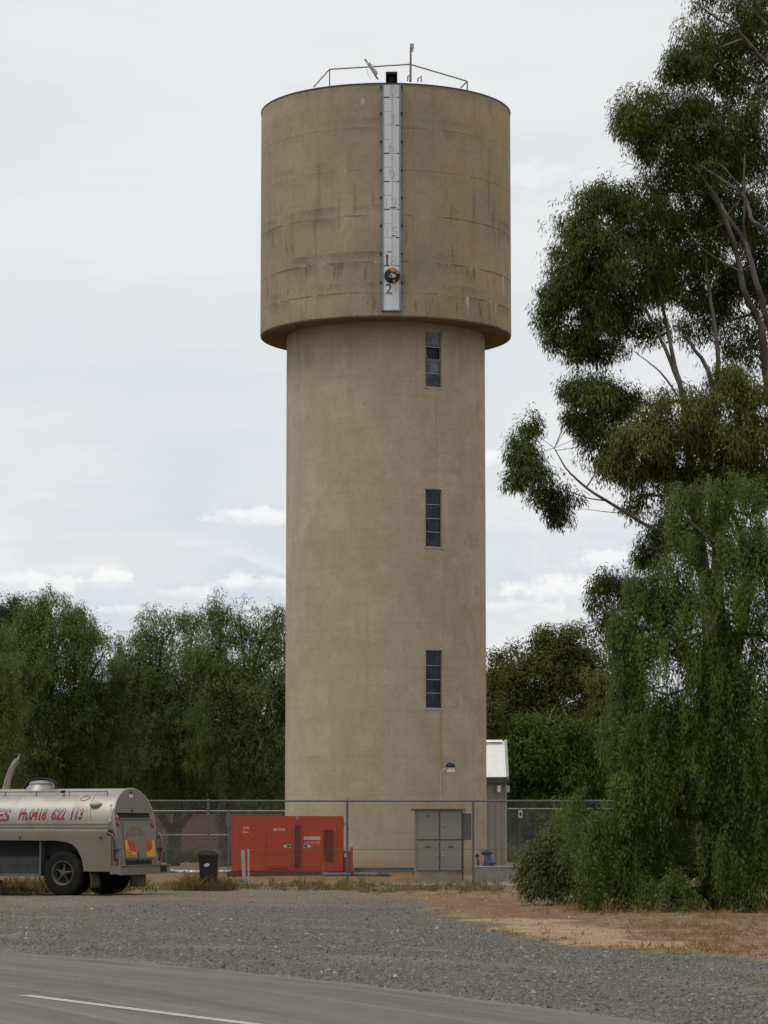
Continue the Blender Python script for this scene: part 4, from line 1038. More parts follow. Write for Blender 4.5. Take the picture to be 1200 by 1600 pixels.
# pit with valve
PD = 82.0; ps = F / PD; pl0 = at(770, 1378, PD); pl0.z = 0
pit = empty('valve_pit', pl0, 'low grey concrete pit wall beside the fence with a blue valve on it', 'pit')
b = MB(); b.span((-.53, 0, -.05), (.75, .12, at(770, 1353.8, PD).z)); b.span((-.53, .12, -.05), (-.41, 1.1, at(770, 1353.8, PD).z)); b.span((.63, .12, -.05), (.75, 1.1, at(770, 1353.8, PD).z)); b.span((-.41, .98, -.05), (.63, 1.1, at(770, 1353.8, PD).z))
b.build('pit_wall', M['concrete'], pit, bevel=.012)
b = MB(); b.span((-.545, -.012, at(770, 1354.2, PD).z), (.76, .02, at(770, 1353.0, PD).z)); b.build('coping', M['kerb'], pit)
vl = at(763, 1353, PD + .4); vbase = at(763, 1353.0, PD).z
val = empty('blue_valve', (vl.x, PD + .5, 0), 'dark blue cast iron valve with a hooded top standing in the concrete pit', 'valve')
k = 1 / ps; vz = lambda py: at(763, py, PD + .5).z; vx = lambda px: (px - 763) * k
b = MB(); b.tube([(vx(765), 0, .05), (vx(764), 0, vz(1353)), (vx(763), 0, vz(1344)), (vx(762), 0, vz(1337))], [.19, .18, .12, .085], 14); b.lathe([(.2, vz(1353)), (.2, vz(1351))], 16, (vx(764.5), 0, 0)); b.build('body', M['blue'], val, smooth=40)
b = MB(); b.tube([(vx(753.8), 0, vz(1335.5)), (vx(755), 0, vz(1333)), (vx(758), 0, vz(1331.6)), (vx(763), 0, vz(1331.8)), (vx(769), -.02, vz(1333)), (vx(770), -.02, vz(1333.6))], [.05, .075, .07, .07, .03, .015], 10); b.tube([(vx(757), 0, vz(1334.5)), (vx(767), 0, vz(1334.5))], .05, 8); b.build('hood', M['blue'], val, smooth=40)
b = MB(); b.lathe([(.05, -.02), (.14, 0), (.14, .05), (.06, .08)], 16, (vx(768.5), -.1, vz(1349.5)), 'z'); b.tube([(vx(760), 0, vz(1347)), (vx(773), -.05, vz(1347.5))], .045, 8); b.build('flange', M['blue'], val, smooth=40)
gl2 = at(746, 1353, PD + .4); gau = empty('gauge_post', (gl2.x, PD + .5, 0), 'thin black stem with a small dark round head beside the blue valve', 'gauge')
gx2 = lambda px: (px - 746) * k
b = MB(); b.tube([(gx2(746.5), 0, .05), (gx2(747), 0, vz(1350)), (gx2(746), 0, vz(1339))], .022, 6); b.tube([(gx2(748.3), 0, vz(1353)), (gx2(748.6), 0, vz(1344))], .012, 5); b.build('stem', M['dark'], gau)
b = MB(); b.lathe([(.02, -.03), (.055, -.03), (.055, .03), (.02, .03)], 14, (gx2(745.7), 0, vz(1337)), 'y'); b.build('head', M['black'], gau)

# low galvanised duct along the tower foot
DD = 87.5; dl = at(600, 1363, DD); dl.z = 0
duct = empty('cable_duct', dl, 'low galvanised cable duct running from the generator to the grey cabinet', 'duct')
DX = lambda px: (px - 600) * DD / F
zt_, zb_ = at(600, 1355.3, DD).z, at(600, 1362.5, DD).z
b = MB(); b.span((DX(553), 0, zb_), (DX(651), .25, zt_ - .01)); b.build('trough', M['galv_dark'], duct)
b = MB(); b.span((DX(598), -.02, zt_ - .005), (DX(650), .28, zt_ + .02)); b.build('cover', M['galv'], duct)
b = MB()
for px in (560, 604, 645): b.span((DX(px - 1), .05, -.02), (DX(px + 1), .2, zb_))
b.build('support', M['galv_dark'], duct)

# ------------------------------------------------------------------ chain-link fences
def chain_fence(name, label, A, B, H, posts, mid=None, tension=None, ap=.052, wr=.0019, post_r=.032, rail_r=.024, pale=False, spikes=False):
    A = Vector(A); B = Vector(B); root = empty(name, A, label, 'fence'); D = B - A; Lm = D.length; u = D.normalized(); nrm = Vector((-u.y, u.x, 0))
    mt = M['galv'] if pale else M['galv_dark']
    b = MB(); b.tube([(0, 0, H), tuple(u * Lm + Vector((0, 0, H)))], rail_r, 8); b.build('top_rail', mt, root, smooth=60)
    if mid:
        for z, a, c in mid:
            b = MB(); b.tube([tuple(u * a + Vector((0, 0, z))), tuple(u * c + Vector((0, 0, z)))], rail_r * .85, 8); b.build('mid_rail', mt, root, smooth=60)
    if tension:
        b = MB(); b.tube([tuple(u * .0 - nrm * .03 + Vector((0, 0, tension))), tuple(u * Lm - nrm * .03 + Vector((0, 0, tension)))], .007, 4); b.build('tension_wire', M['galv_dark'], root)
    for s_ in posts:
        b = MB(); q = u * s_; b.tube([(q.x, q.y, -.05), (q.x, q.y, H)], post_r, 10); b.lathe([(post_r + .006, H - .01), (post_r + .004, H + .03), (.005, H + .05)], 10, (q.x, q.y, 0)); b.build('post', M['galv_dark'], root, smooth=60)
    # diamond wires: every wire a straight three-sided strand, two layers crossing
    V = []; Q = []; z0, z1 = .05, H + (.035 if spikes else .0); step = ap * math.sqrt(2); off = -.034
    h = z1 - z0; ns = int((Lm + h) / step) + 1
    tri = [(0.0, 1.0), (-.87, -.5), (.87, -.5)]
    for sgn in (1, -1):
        for i in range(ns):
            s0 = -h + i * step; a0, a1 = s0, s0 + h; zz0, zz1 = z0, z1
            if a0 < 0: zz0 = z0 + (0 - a0); a0 = 0
            if a1 > Lm: zz1 = z1 - (a1 - Lm); a1 = Lm
            if a1 - a0 < .03: continue
            if sgn < 0: pa, pb = (Lm - a0, zz0), (Lm - a1, zz1)
            else: pa, pb = (a0, zz0), (a1, zz1)
            base_ = len(V)
            for s_, z in (pa, pb):
                for tx, ty in tri:
                    p = u * (s_ + tx * wr * 1.2) + nrm * (off + sgn * .002 + ty * wr); V.append((p.x, p.y, z))
            Q += [(base_ + k, base_ + (k + 1) % 3, base_ + 3 + (k + 1) % 3, base_ + 3 + k) for k in range(3)]
    mesh_np('wire_mesh', np.array(V), np.array(Q), M['wire'], root)
    return root
FD = 77.0; fs_ = F / FD
HF = at(600, 1251.5, FD).z
A = ((-330 - 600) / fs_, FD, 0); Bx = (1010 - 600) / fs_
posts = [(px + 330) / fs_ for px in (-310, -100, 113, 327, 543, 738.5, 942)]
chain_fence('chain_link_fence', 'tall galvanised chain link fence running in front of the red generator and grey cabinet', A, (Bx, FD, 0), HF, posts, tension=at(600, 1327, FD).z, spikes=True)
BD = 104.0; bs = F / BD; HB = at(600, 1267, BD).z
chain_fence('chain_link_fence', 'rear chain link fence with a middle rail seen behind the generator and tower', ((-280 - 600) / bs, BD, 0), ((470 - 600) / bs, BD, 0), HB, [(px + 280) / bs for px in (-270, -60, 150, 359, 465)], mid=[(at(600, 1304.5, BD).z, 0, (359 + 280) / bs)], pale=True)
chain_fence('chain_link_fence', 'rear chain link fence to the right of the beige shed', ((792 - 600) / bs, BD - .2, 0), ((1080 - 600) / bs, BD - .2, 0), at(600, 1263.8, BD).z, [(px - 792) / bs for px in (822, 930, 1070)], pale=True)
# diagonal brace of the far fence is a stay wire of its own
# pale concrete strip at the fence foot
b = MB(); xs_ = np.linspace((150 - 600) / fs_, (845 - 600) / fs_, 60); 
for i in range(59):
    zt = .05 + .02 * math.sin(i * 1.7) * (1 if xs_[i] < -1 else .2) - (.05 if xs_[i] < -1 and (i * 7) % 5 < 2 else 0)
    b.span((xs_[i], FD + .10 + .0 * i, -.08), (xs_[i + 1] - .004, FD + .30, zt + .02))
ko = b.build('kerb', M['kerb']); tag(ko, 'pale broken concrete edging strip along the foot of the front fence', 'edging')

# sign behind, on a thin pole
sg = at(812.5, 1345, 100.0); sg.z = 0
sign = empty('sign', sg, 'small white rectangular sign with a dark symbol on a thin pole beyond the valve pit', 'sign')
q = lambda px, py: at(px, py, 100.0) - sg
b = MB(); b.tube([(0, 0, -.05), q(812, 1266)], .018, 6); b.build('pole', M['galv_dark'], sign)
a = q(810, 1278); c = q(816.2, 1266); b = MB(); b.span((a.x, -.03, a.z), (c.x, -.02, c.z)); pn = b.build('panel', M['white_paint'], sign)
m_ = (a + c) / 2; b = MB(); b.lathe([(.042, -.031), (.042, -.0305)], 14, (m_.x + .005, 0, m_.z + .02), 'y'); b.span((m_.x - .035, -.032, m_.z - .06), (m_.x + .045, -.0305, m_.z - .0)); b.build('symbol', M['dark'], pn)

# ------------------------------------------------------------------ beige shed behind the tower
SD = 110.0; ss = F / SD; X0, X1 = (700 - 600) / ss, (791 - 600) / ss
sl = Vector(((X0 + X1) / 2, SD, 0)); shed = empty('shed', sl, 'small beige steel shed with a white sheet roof tucked behind the tower', 'shed')
ze = at(600, 1217, SD).z; zr = at(600, 1158, SD + 1.5).z; hw_ = (X1 - X0) / 2
b = MB(); vs = []; nribs = int(2 * hw_ / .03)
for i in range(nribs + 1):
    x = -hw_ + 2 * hw_ * i / nribs; y = 0 if (i % 8 in (0, 1)) else .06
    vs += [(x, y, 0), (x, y, ze)]
b.add(vs, [(2 * i, 2 * i + 2, 2 * i + 3, 2 * i + 1) for i in range(nribs)])
b.prism([(.062, 0), (2.98, 0), (2.98, ze), (1.5, zr - .05), (.062, ze)], hw_ - .03, hw_, 'x'); b.prism([(.062, 0), (2.98, 0), (2.98, ze), (1.5, zr - .05), (.062, ze)], -hw_, -hw_ + .03, 'x'); b.span((-hw_, 2.95, 0), (hw_, 2.98, ze))
b.build('wall', M['shed_wall'], shed)
b = MB(); vs = []; nr = int((2 * hw_ + .1) / .038)
for i in range(nr + 1):
    x = -hw_ - .05 + (2 * hw_ + .1) * i / nr; dz = .02 if i % 2 else 0
    vs += [(x, -.10, ze + .06 + dz), (x, 1.5, zr + dz), (x, 3.1, ze + .06 + dz)]
b.add(vs, [(3 * i + k, 3 * i + 3 + k, 3 * i + 4 + k, 3 * i + 1 + k) for i in range(nr) for k in (0, 1)])
ro = b.build('roof', M['roof_white'], shed)
b = MB(); b.prism([(1.3, zr - .04), (1.5, zr + .05), (1.7, zr - .04)], -hw_ - .05, hw_ - .10, 'x'); b.build('ridge_cap', M['roof_white'], ro)
b = MB(); b.prism([(-.10, ze - .02), (-.10, ze + .10), (1.5, zr + .06), (3.1, ze + .10), (3.1, ze - .02), (1.5, zr - .1)], hw_ - .02, hw_ + .08, 'x'); b.build('barge_board', M['shed_barge'], shed)
b = MB(); b.span((-hw_ - .05, -.16, ze - .16), (hw_ + .09, -.02, ze + .03)); b.build('gutter', M['shed_trim'], shed)
for x, y, sx, sy in ((hw_ - .30, -.07, .13, .12), (hw_ + .06, .25, .11, .13)):
    z = at(600, 1232.5, SD).z; b = MB(); b.box((x, y, z), (sx, sy, .26)); b.build('wall_lamp', M['lampglass'], shed, bevel=.02)

# ------------------------------------------------------------------ wheelie bin
bl = gnd(326, 1391.5); bD = bl.y; bs_ = F / bD
wb = empty('wheelie_bin', bl, 'dark green wheelie bin with a faded lid standing in weeds by the fence', 'bin')
BX = lambda px: (px - 326) / bs_
BZ = lambda py: at(326, py, bD).z
b = MB(); zt = BZ(1337); t0 = (BX(341) - BX(311)) / 2; t1 = .20
vs = [(-t1, -.24, .03), (t1, -.24, .03), (t1, .24, .03), (-t1, .24, .03), (-t0 * .97, -.31, zt), (t0 * .97, -.31, zt), (t0 * .97, .33, zt), (-t0 * .97, .33, zt)]
b.add(vs, [(0, 1, 2, 3), (4, 5, 6, 7), (0, 1, 5, 4), (1, 2, 6, 5), (2, 3, 7, 6), (3, 0, 4, 7)]); bo = b.build('body', M['bin'], wb, bevel=.03)
b = MB(); b.span((-t0 - .01, -.325, zt - .05), (t0 + .01, .345, zt)); b.build('rim', M['bin'], bo, bevel=.012)
b = MB(); hwl = (BX(343) - BX(309)) / 2; b.prism([(-hwl, zt + .004), (hwl, zt + .004), (hwl, zt + .05), (hwl * .84, zt + .10), (hwl * .45, zt + .135), (-hwl * .2, zt + .14), (-hwl * .78, zt + .105), (-hwl, zt + .05)], -.35, .34); ld = b.build('lid', M['bin_lid'], wb, bevel=.02)
b = MB(); b.tube([(-.2, .40, zt + .02), (.2, .40, zt + .02)], .018, 6); b.box((-.2, .37, zt), (.03, .08, .05)); b.box((.2, .37, zt), (.03, .08, .05)); b.build('handle', M['bin'], wb)
for x in (-.22, .23):
    b = MB(); b.lathe([(.05, -.03), (.1, -.025), (.1, .025), (.05, .03)], 18, (x, .2, .1), 'x'); b.build('wheel', M['tyre'], wb, smooth=40)
zm = BZ(1351.5); yl = lambda z: -.24 - .07 * (z - .03) / (zt - .03) - .006
b = MB(); pts = [(-.085, 0), (-.03, .035), (.02, .05), (.085, .005), (.03, -.03), (-.02, -.05)]; b.add([(BX(324) + p, yl(zm + q_), zm + q_) for p, q_ in pts], [tuple(range(6))]); b.build('white_emblem', M['white_text'], bo)
# two white posts
w1 = gnd(380.5, 1384); sw = F / w1.y
p1 = empty('marker_post', w1, 'thicker of two white posts, leaning a little, with a rubble base', 'post', 'white posts before the generator')
b = MB(); b.tube([(.03, 0, -.05), (-.02, 0, at(380, 1328, w1.y).z)], [.05, .047], 4); b.build('shaft', M['post_white'], p1)
b = MB(); b.box((-.09, .0, .09), (.17, .2, .2), Matrix.Rotation(.3, 3, 'Y'), taper=.7); b.build('rubble_base', M['concrete'], p1, bevel=.03)
w2 = gnd(388.5, 1386.5); p2 = empty('marker_post', w2, 'thinner upright white post, the right one of the pair', 'post', 'white posts before the generator')
b = MB(); b.tube([(.0, 0, -.05), (-.01, 0, at(388, 1327.5, w2.y).z)], [.025, .025], 6); b.build('shaft', M['post_white'], p2)
b = MB(); zq = at(388, 1327.5, w2.y).z; b.tube([(-.01, 0, zq), (-.01, 0, zq + .015)], .034, 6); b.build('cap', M['post_white'], p2)
# foil wrapped hose, grey conduit, rags on the ground
def ground_tube(name, label, cat, pts, r, mt, n=8, wob=.0):
    ps_ = [Vector((gnd(px, py).x, gnd(px, py).y, .11)) for px, py in pts]; ps_ = catmull(ps_, 14); b = MB(); rs = []
    for i, p in enumerate(ps_):
        if wob: p += Vector((0, random.uniform(-wob, wob), random.uniform(-wob, wob) * .5))
        rs.append(r * random.uniform(1 - 4 * wob, 1 + 4 * wob)); p.z += r * .6
    b.tube(ps_, rs, n); o = b.build(name, M[mt], smooth=50); tag(o, label, cat); return o
ground_tube('foil_hose', 'crumpled silver foil wrapped hose lying on the orange soil', 'hose', [(250, 1369.5), (270, 1368.5), (295, 1369.5), (325, 1370), (352, 1369.5), (372, 1370), (384, 1370.5)], .055, 'foil', 8, .03)
ground_tube('conduit', 'grey conduit lying along the foot of the generator skid', 'conduit', [(384, 1371.5), (420, 1372.5), (470, 1372), (520, 1373.5), (560, 1373), (590, 1374)], .05, 'hose', 8, .01)
def heap(name, label, cat, px, py, mt, sx, sy, sz, seed):
    c = gnd(px, py); r_ = np.random.default_rng(seed); b = MB(); vs = []; N, K = 6, 12
    for i in range(N):
        ph = i / (N - 1) * PI / 2
        for k in range(K):
            t = 2 * PI * k / K; j = 1 + r_.uniform(-.25, .25)
            vs.append((sx * math.cos(t) * math.cos(ph) * j, sy * math.sin(t) * math.cos(ph) * j, sz * math.sin(ph) * (1 + r_.uniform(-.2, .2))))
    b.add(vs, [(i * K + k, i * K + (k + 1) % K, (i + 1) * K + (k + 1) % K, (i + 1) * K + k) for i in range(N - 1) for k in range(K)])
    o = b.build(name, M[mt], smooth=30); o.location = (c.x, c.y, .06); tag(o, label, cat); return o
heap('tarp_heap', 'crumpled dark sheet lying on soil right of the red generator', 'sheet', 592, 1373.5, 'dark', .36, .3, .13, 3)
heap('sheet_bundle', 'pale grey folded sheeting piled at the right end of the generator', 'sheeting', 558, 1364, 'concrete', .26, .3, .16, 5)
# timber stub at the left edge and the dead stump
tl0 = gnd(-1, 1396); ts = F / tl0.y; b = MB(); b.box((0, 0, .14), (.14, .14, .36)); o = b.build('timber_stub', M['timber'], bevel=.01); o.location = tl0; tag(o, 'short weathered timber stub in grass at the edge beside the tanker truck', 'stub')
sD = 84.0; dlc = at(-6, 1376, sD); dlc.z = 0
dead = empty('dead_stump', dlc, 'tall grey weathered dead tree stump with a pointed top behind the tanker truck', 'stump')
b = MB(); q = lambda px, py, dy=0: at(px, py, sD + dy) - dlc
b.tube([q(-40, 1379), q(-16, 1300), q(-1, 1262), q(4, 1247), q(10.5, 1229), q(12.5, 1217), q(18, 1203), q(20, 1198), q(24, 1190), q(28.8, 1185), q(31.2, 1177)], [.2, .15, .125, .105, .11, .092, .098, .078, .074, .04, .01], 7); b.build('trunk', M['deadwood'], dead, smooth=50)
b = MB(); b.tube([q(17, 1205), q(24, 1196), q(31, 1190)], [.07, .05, .015], 6); b.build('snag', M['deadwood'], dead, smooth=50)
# brown brick wall far behind the fence
wD = 128.0; sw_ = F / wD; b = MB(); b.span(((-150 - 600) / sw_, wD, -.05), ((440 - 600) / sw_, wD + .25, at(600, 1272, wD).z)); o = b.build('brick_wall', M['brick']); tag(o, 'long low brown brick wall in the shade of the trees behind the fence', 'wall')
b = MB(); b.span(((-150 - 600) / sw_, wD - .12, -.05), ((440 - 600) / sw_, wD - .003, at(600, 1340.5, wD).z)); b.build('footing', M['concrete'], o)
# ------------------------------------------------------------------ loose stones, litter, grass
def stones(name, n, region, size, mats_tint, mat, seed, wfun):
    r = np.random.default_rng(seed)
    x = np.concatenate([r.uniform(a, b, int(n * f)) for a, b, c, d, f in region]); y = np.concatenate([r.uniform(c, d, int(n * f)) for a, b, c, d, f in region])
    keep = r.uniform(0, 1, len(x)) < wfun(x, y)
    keep &= np.abs(x) < (y * .140 + .6)
    x, y = x[keep], y[keep]; k = len(x)
    s = size[0] * np.exp(r.normal(0, size[1], k)); z = ground_h(x, y)
    rp = sdist(x, y, road_poly) > .03; z = np.where(rp, .004, z)
    ang = r.uniform(0, 2 * PI, k); P = np.zeros((k, 5, 3))
    for c in range(4):
        a = ang + c * PI / 2 + r.normal(0, .25, k); rr_ = s * r.uniform(.6, 1.1, k)
        P[:, c, 0] = x + np.cos(a) * rr_; P[:, c, 1] = y + np.sin(a) * rr_; P[:, c, 2] = z + r.uniform(-.1, .25, k) * s
    P[:, 4, 0] = x + r.normal(0, .25, k) * s; P[:, 4, 1] = y + r.normal(0, .25, k) * s; P[:, 4, 2] = z + s * r.uniform(.45, 1.0, k)
    b = np.arange(k)[:, None] * 5
    T = np.concatenate([b + np.array([[c, (c + 1) % 4, 4]]) for c in range(4)], 0)
    t = np.repeat(np.clip(r.normal(mats_tint[0], mats_tint[1], k), 0, 1), 5)
    return mesh_np(name, P.reshape(-1, 3), T, mat, tint=t, kv=3)
def stone_mat(name, a, b, c):
    m = NT(name); t = m.attr('tint'); n = m.noise(m.coord(), 50, 3, .6)
    col = m.mix(m.rng(t, 0, .5, lin=True), a, b); col = m.mix(m.rng(t, .5, 1, lin=True), col, c)
    return m.fin(m.mix(m.rng(n, .4, .7, 0, .4), col, sc(b, .6)), .85, 0, .3)
M['stone'] = stone_mat('crushed_stone', (.046, .045, .039), (.126, .123, .107), (.29, .283, .25))
M['litter'] = stone_mat('bark_litter', (.08, .045, .025), (.26, .18, .105), (.58, .52, .42))
reg = [(-6.2, 6.2, 24, 46, .62), (-9.5, 7, 46, 70, .38)]
o = stones('gravel', 230000, reg, (.0102, .45), (.42, .25), M['stone'], 4, lambda x, y: (sdist(x, y, road_poly) < .06) * gravel_w(x, y) * np.clip(1.1 - 1.0 * fines_w(x, y), .08, 1) * np.where(y > 60, .5, 1)); tag(o, kind='stuff')
o = stones('road_grit', 3000, [(-6.5, 7.5, 19, 46, 1)], (.008, .35), (.4, .25), M['stone'], 8, lambda x, y: np.where(sdist(x, y, road_poly) > 0, np.clip(.15 + .85 * (sdist(x, y, road_poly) < .5), 0, 1), 0)); tag(o, kind='stuff')
o = stones('bark_litter', 3600, [(-9, 8, 24, 72, 1)], (.0135, .5), (.6, .3), M['litter'], 9, lambda x, y: np.where(sdist(x, y, road_poly) < 0, .12 + .5 * (snoise(x, y, 41, 3, .25) > .35), .01)); tag(o, kind='stuff')
o = stones('soil_clods', 30000, [(-10, 10, 30, 80, 1)], (.012, .45), (.35, .2), M['litter'], 10, lambda x, y: (1 - gravel_w(x, y)) * (sdist(x, y, road_poly) < 0)); tag(o, kind='stuff')

def unit(v): return v / (np.linalg.norm(v, axis=1, keepdims=True) + 1e-9)
def leaf_quads(P, d, Ln, Wd, r, bend=0.0, nrm=None):
    k = len(P); s = unit(np.cross(d, r.normal(size=(k, 3)) if nrm is None else nrm)) * (Wd * .5)[:, None]
    q = np.zeros((k, 4, 3)); D_ = d * Ln[:, None]
    q[:, 0] = P; q[:, 1] = P + D_ * .42 + s; q[:, 2] = P + D_; q[:, 3] = P + D_ * .42 - s
    if bend: q[:, 2, 2] -= bend * Ln
    return q.reshape(-1, 3)
def quad_idx(k): return np.arange(k * 4).reshape(-1, 4)

def grass(name, n, region, hgt, mat, seed, wfun, kind='stuff', tint=(.5, .2), wid=.008):
    """blades in tufts"""
    r = np.random.default_rng(seed); nt_ = n // 14
    x = np.concatenate([r.uniform(a, b, int(nt_ * f)) for a, b, c, d, f in region]); y = np.concatenate([r.uniform(c, d, int(nt_ * f)) for a, b, c, d, f in region])
    keep = r.uniform(0, 1, len(x)) < wfun(x, y); x, y = x[keep], y[keep]; k = len(x)
    hs = hgt[0] * np.exp(r.normal(0, hgt[1], k)); tt = np.clip(r.normal(tint[0], tint[1], k), 0, 1)
    m = 14; X = np.repeat(x, m) + r.normal(0, .06, k * m); Y = np.repeat(y, m) + r.normal(0, .06, k * m)
    Z = ground_h(X, Y) - .01; h = np.repeat(hs, m) * r.uniform(.5, 1.15, k * m)
    lean = r.normal(0, .42, (k * m, 2)); d = unit(np.stack([lean[:, 0], lean[:, 1], np.ones(k * m)], 1))
    V = leaf_quads(np.stack([X, Y, Z], 1), d, h, np.full(k * m, wid) * r.uniform(.6, 1.5, k * m), r)
    V = V.reshape(-1, 4, 3); V[:, 2, 0] += lean[:, 0] * h * .4; V[:, 2, 2] -= np.abs(lean[:, 0]) * h * .25; V = V.reshape(-1, 3)
    o = mesh_np(name, V, quad_idx(k * m), mat, tint=np.repeat(np.clip(np.repeat(tt, m) + r.normal(0, .12, k * m), 0, 1), 4)); tag(o, kind=kind); return o
def verge(x, y):
    g = 1 - gravel_w(x, y); rd = smooth(sdist(x, y, red_poly), -.6, .6); sd_ = smooth(sdist(x, y, sand_poly), -.6, .6)
    return g * (1 - .93 * rd) * (1 - .9 * sd_) * np.clip(.35 + .9 * snoise(x, y, 50, 3, .3), .12, 1)
grass('dry_grass', 95000, [(1.0, 9, 33, 62, 1)], (.085, .45), M['dry_grass'], 21, lambda x, y: verge(x, y) * np.clip(.25 + smooth(x - .12 * (y - 40), .5, 5) + smooth(y, 44, 52) * smooth(x, 2, 5), 0, 1), wid=.009)
grass('dry_grass', 26000, [(-3, 8, 60, 80, 1)], (.09, .5), M['dry_grass'], 22, lambda x, y: verge(x, y) * .5, wid=.012)
grass('weeds', 30000, [(-11, 3, 70.5, 77.6, 1)], (.15, .55), M['weed'], 23, lambda x, y: (1 - gravel_w(x, y)) * np.clip(.35 + .9 * snoise(x, y, 51, 3, .5), .03, 1) * (1 - .8 * smooth(sdist(x, y, orange_poly), -.4, .3)), tint=(.42, .3), wid=.013)
bx_, by_ = bl.x, bl.y
grass('weeds', 9000, [(bx_ - .9, bx_ + .75, by_ - .55, by_ + .6, 1)], (.30, .45), M['weed'], 24, lambda x, y: np.exp(-((x - bx_ + .1) ** 2 / .30 + (y - by_) ** 2 / .3)) * (np.hypot(x - bx_, y - by_) > .27), tint=(.45, .3), wid=.011)
grass('weeds', 16000, [(-11.5, -6.3, 67.5, 76, 1)], (.26, .5), M['weed'], 25, lambda x, y: smooth(y, 68.3, 70.5) * (.25 + .5 * (snoise(x, y, 52, 3, .4) > 0)), tint=(.68, .28), wid=.014)

# ------------------------------------------------------------------ trees
GROW = 1.26
def sub_lobes(blobs, Y, r, grow=None):
    grow = grow or GROW
    """each blob: (px, py, rx, ry, depth offset, tint[, density]); returns blob centres and the lumps they are made of"""
    out_ = []
    for bl_ in blobs:
        px, py, rx, ry, dz, tint = bl_[:6]; den = bl_[6] if len(bl_) > 6 else 1.0  # tree tints drop lower down, so crown shade is painted into the leaf colour
        c = np.array(at(px, py, Y + dz)); s = F / (Y + dz) / grow; R = np.array([rx / s, max(rx, ry) * .85 / s, ry / s])
        out_.append((c, R, tint, den))
    return out_
def ball(r, k): return unit(r.normal(size=(k, 3)))
def holes(P, seed, wave, zs=1.0):
    """a smooth field in space, used to leave gaps of differing size between the sprays"""
    r = np.random.default_rng(seed); v = np.zeros(len(P))
    for o_ in range(3):
        for k in range(5):
            d = unit(r.normal(size=(1, 3)))[0]; d[2] *= zs; v += (.65 ** o_) * np.sin(P @ d * 2 * PI * (1.9 ** o_) / wave + r.uniform(0, 2 * PI)) / 2.2
    return v
def cn(r, sd_, shape):
    """normal scatter without stragglers"""
    return np.clip(r.normal(0, 1, shape), -1.5, 1.5) * sd_
def gum_crown(name, blobs, Y, parent, mat, seed, dens=3100, L=(.08, .14), W=(.018, .030), lump=.40, hang=1.0, spray=.085, gap=.8):
    """leaf sprays spread over the skin and inside of many small rounded lumps"""
    r = np.random.default_rng(seed); PP, DD_, NN, TT = [], [], [], []
    root = np.array(parent.location)
    for c, R, tint, den in sub_lobes(blobs, Y, r):
        n = int(dens * den * PI * R[0] * R[2]); nl = int(7 + 9 * (R[0] * R[2]) ** .5); per = 12
        lc = c + ball(r, nl) * R * (r.uniform(.3, .70, nl))[:, None]; lt = r.normal(0, .12, nl); lr = r.uniform(.26, .52, nl) * lump / .40; stretch = r.uniform(.7, 1.35, (nl, 3))
        ns = max(4, n // per); li = r.choice(nl, ns, p=lr ** 2 / (lr ** 2).sum())
        bd = ball(r, ns); rr_ = r.uniform(0, 1, ns) ** .33; rr_ = np.where(r.uniform(0, 1, ns) < .15, r.uniform(.9, 1.55, ns), rr_); sp = lc[li] + bd * R * stretch[li] * lr[li][:, None] * rr_[:, None]
        kp = holes(sp, seed, gap) > -.46 - .4 * (rr_ < .5); sp, li = sp[kp], li[kp]; ns = len(sp)
        P = np.repeat(sp, per, 0) + cn(r, spray, (ns * per, 3))
        ol = unit(P - np.repeat(lc[li], per, 0))
        nrm = unit(ol * .75 + np.array([0, 0, .5]) + r.normal(0, .42, (ns * per, 3)))
        d = r.normal(0, .4, (ns * per, 3)) + np.array([0, 0, -1.0 * hang]) + ol * .3
        d = unit(d - nrm * (d * nrm).sum(1, keepdims=True) * .85)
        PP.append(P); DD_.append(d); NN.append(nrm); TT.append(np.repeat(tint + lt[li] + r.normal(0, .07, ns), per) + r.normal(0, .10, ns * per))
    P = np.concatenate(PP) - root; d = np.concatenate(DD_); t = np.clip(np.concatenate(TT), 0, 1); k = len(P)
    V = leaf_quads(P, d, r.uniform(*L, k), r.uniform(*W, k), r, .12, np.concatenate(NN))
    return mesh_np(name, V, quad_idx(k), mat, parent, np.repeat(t, 4))
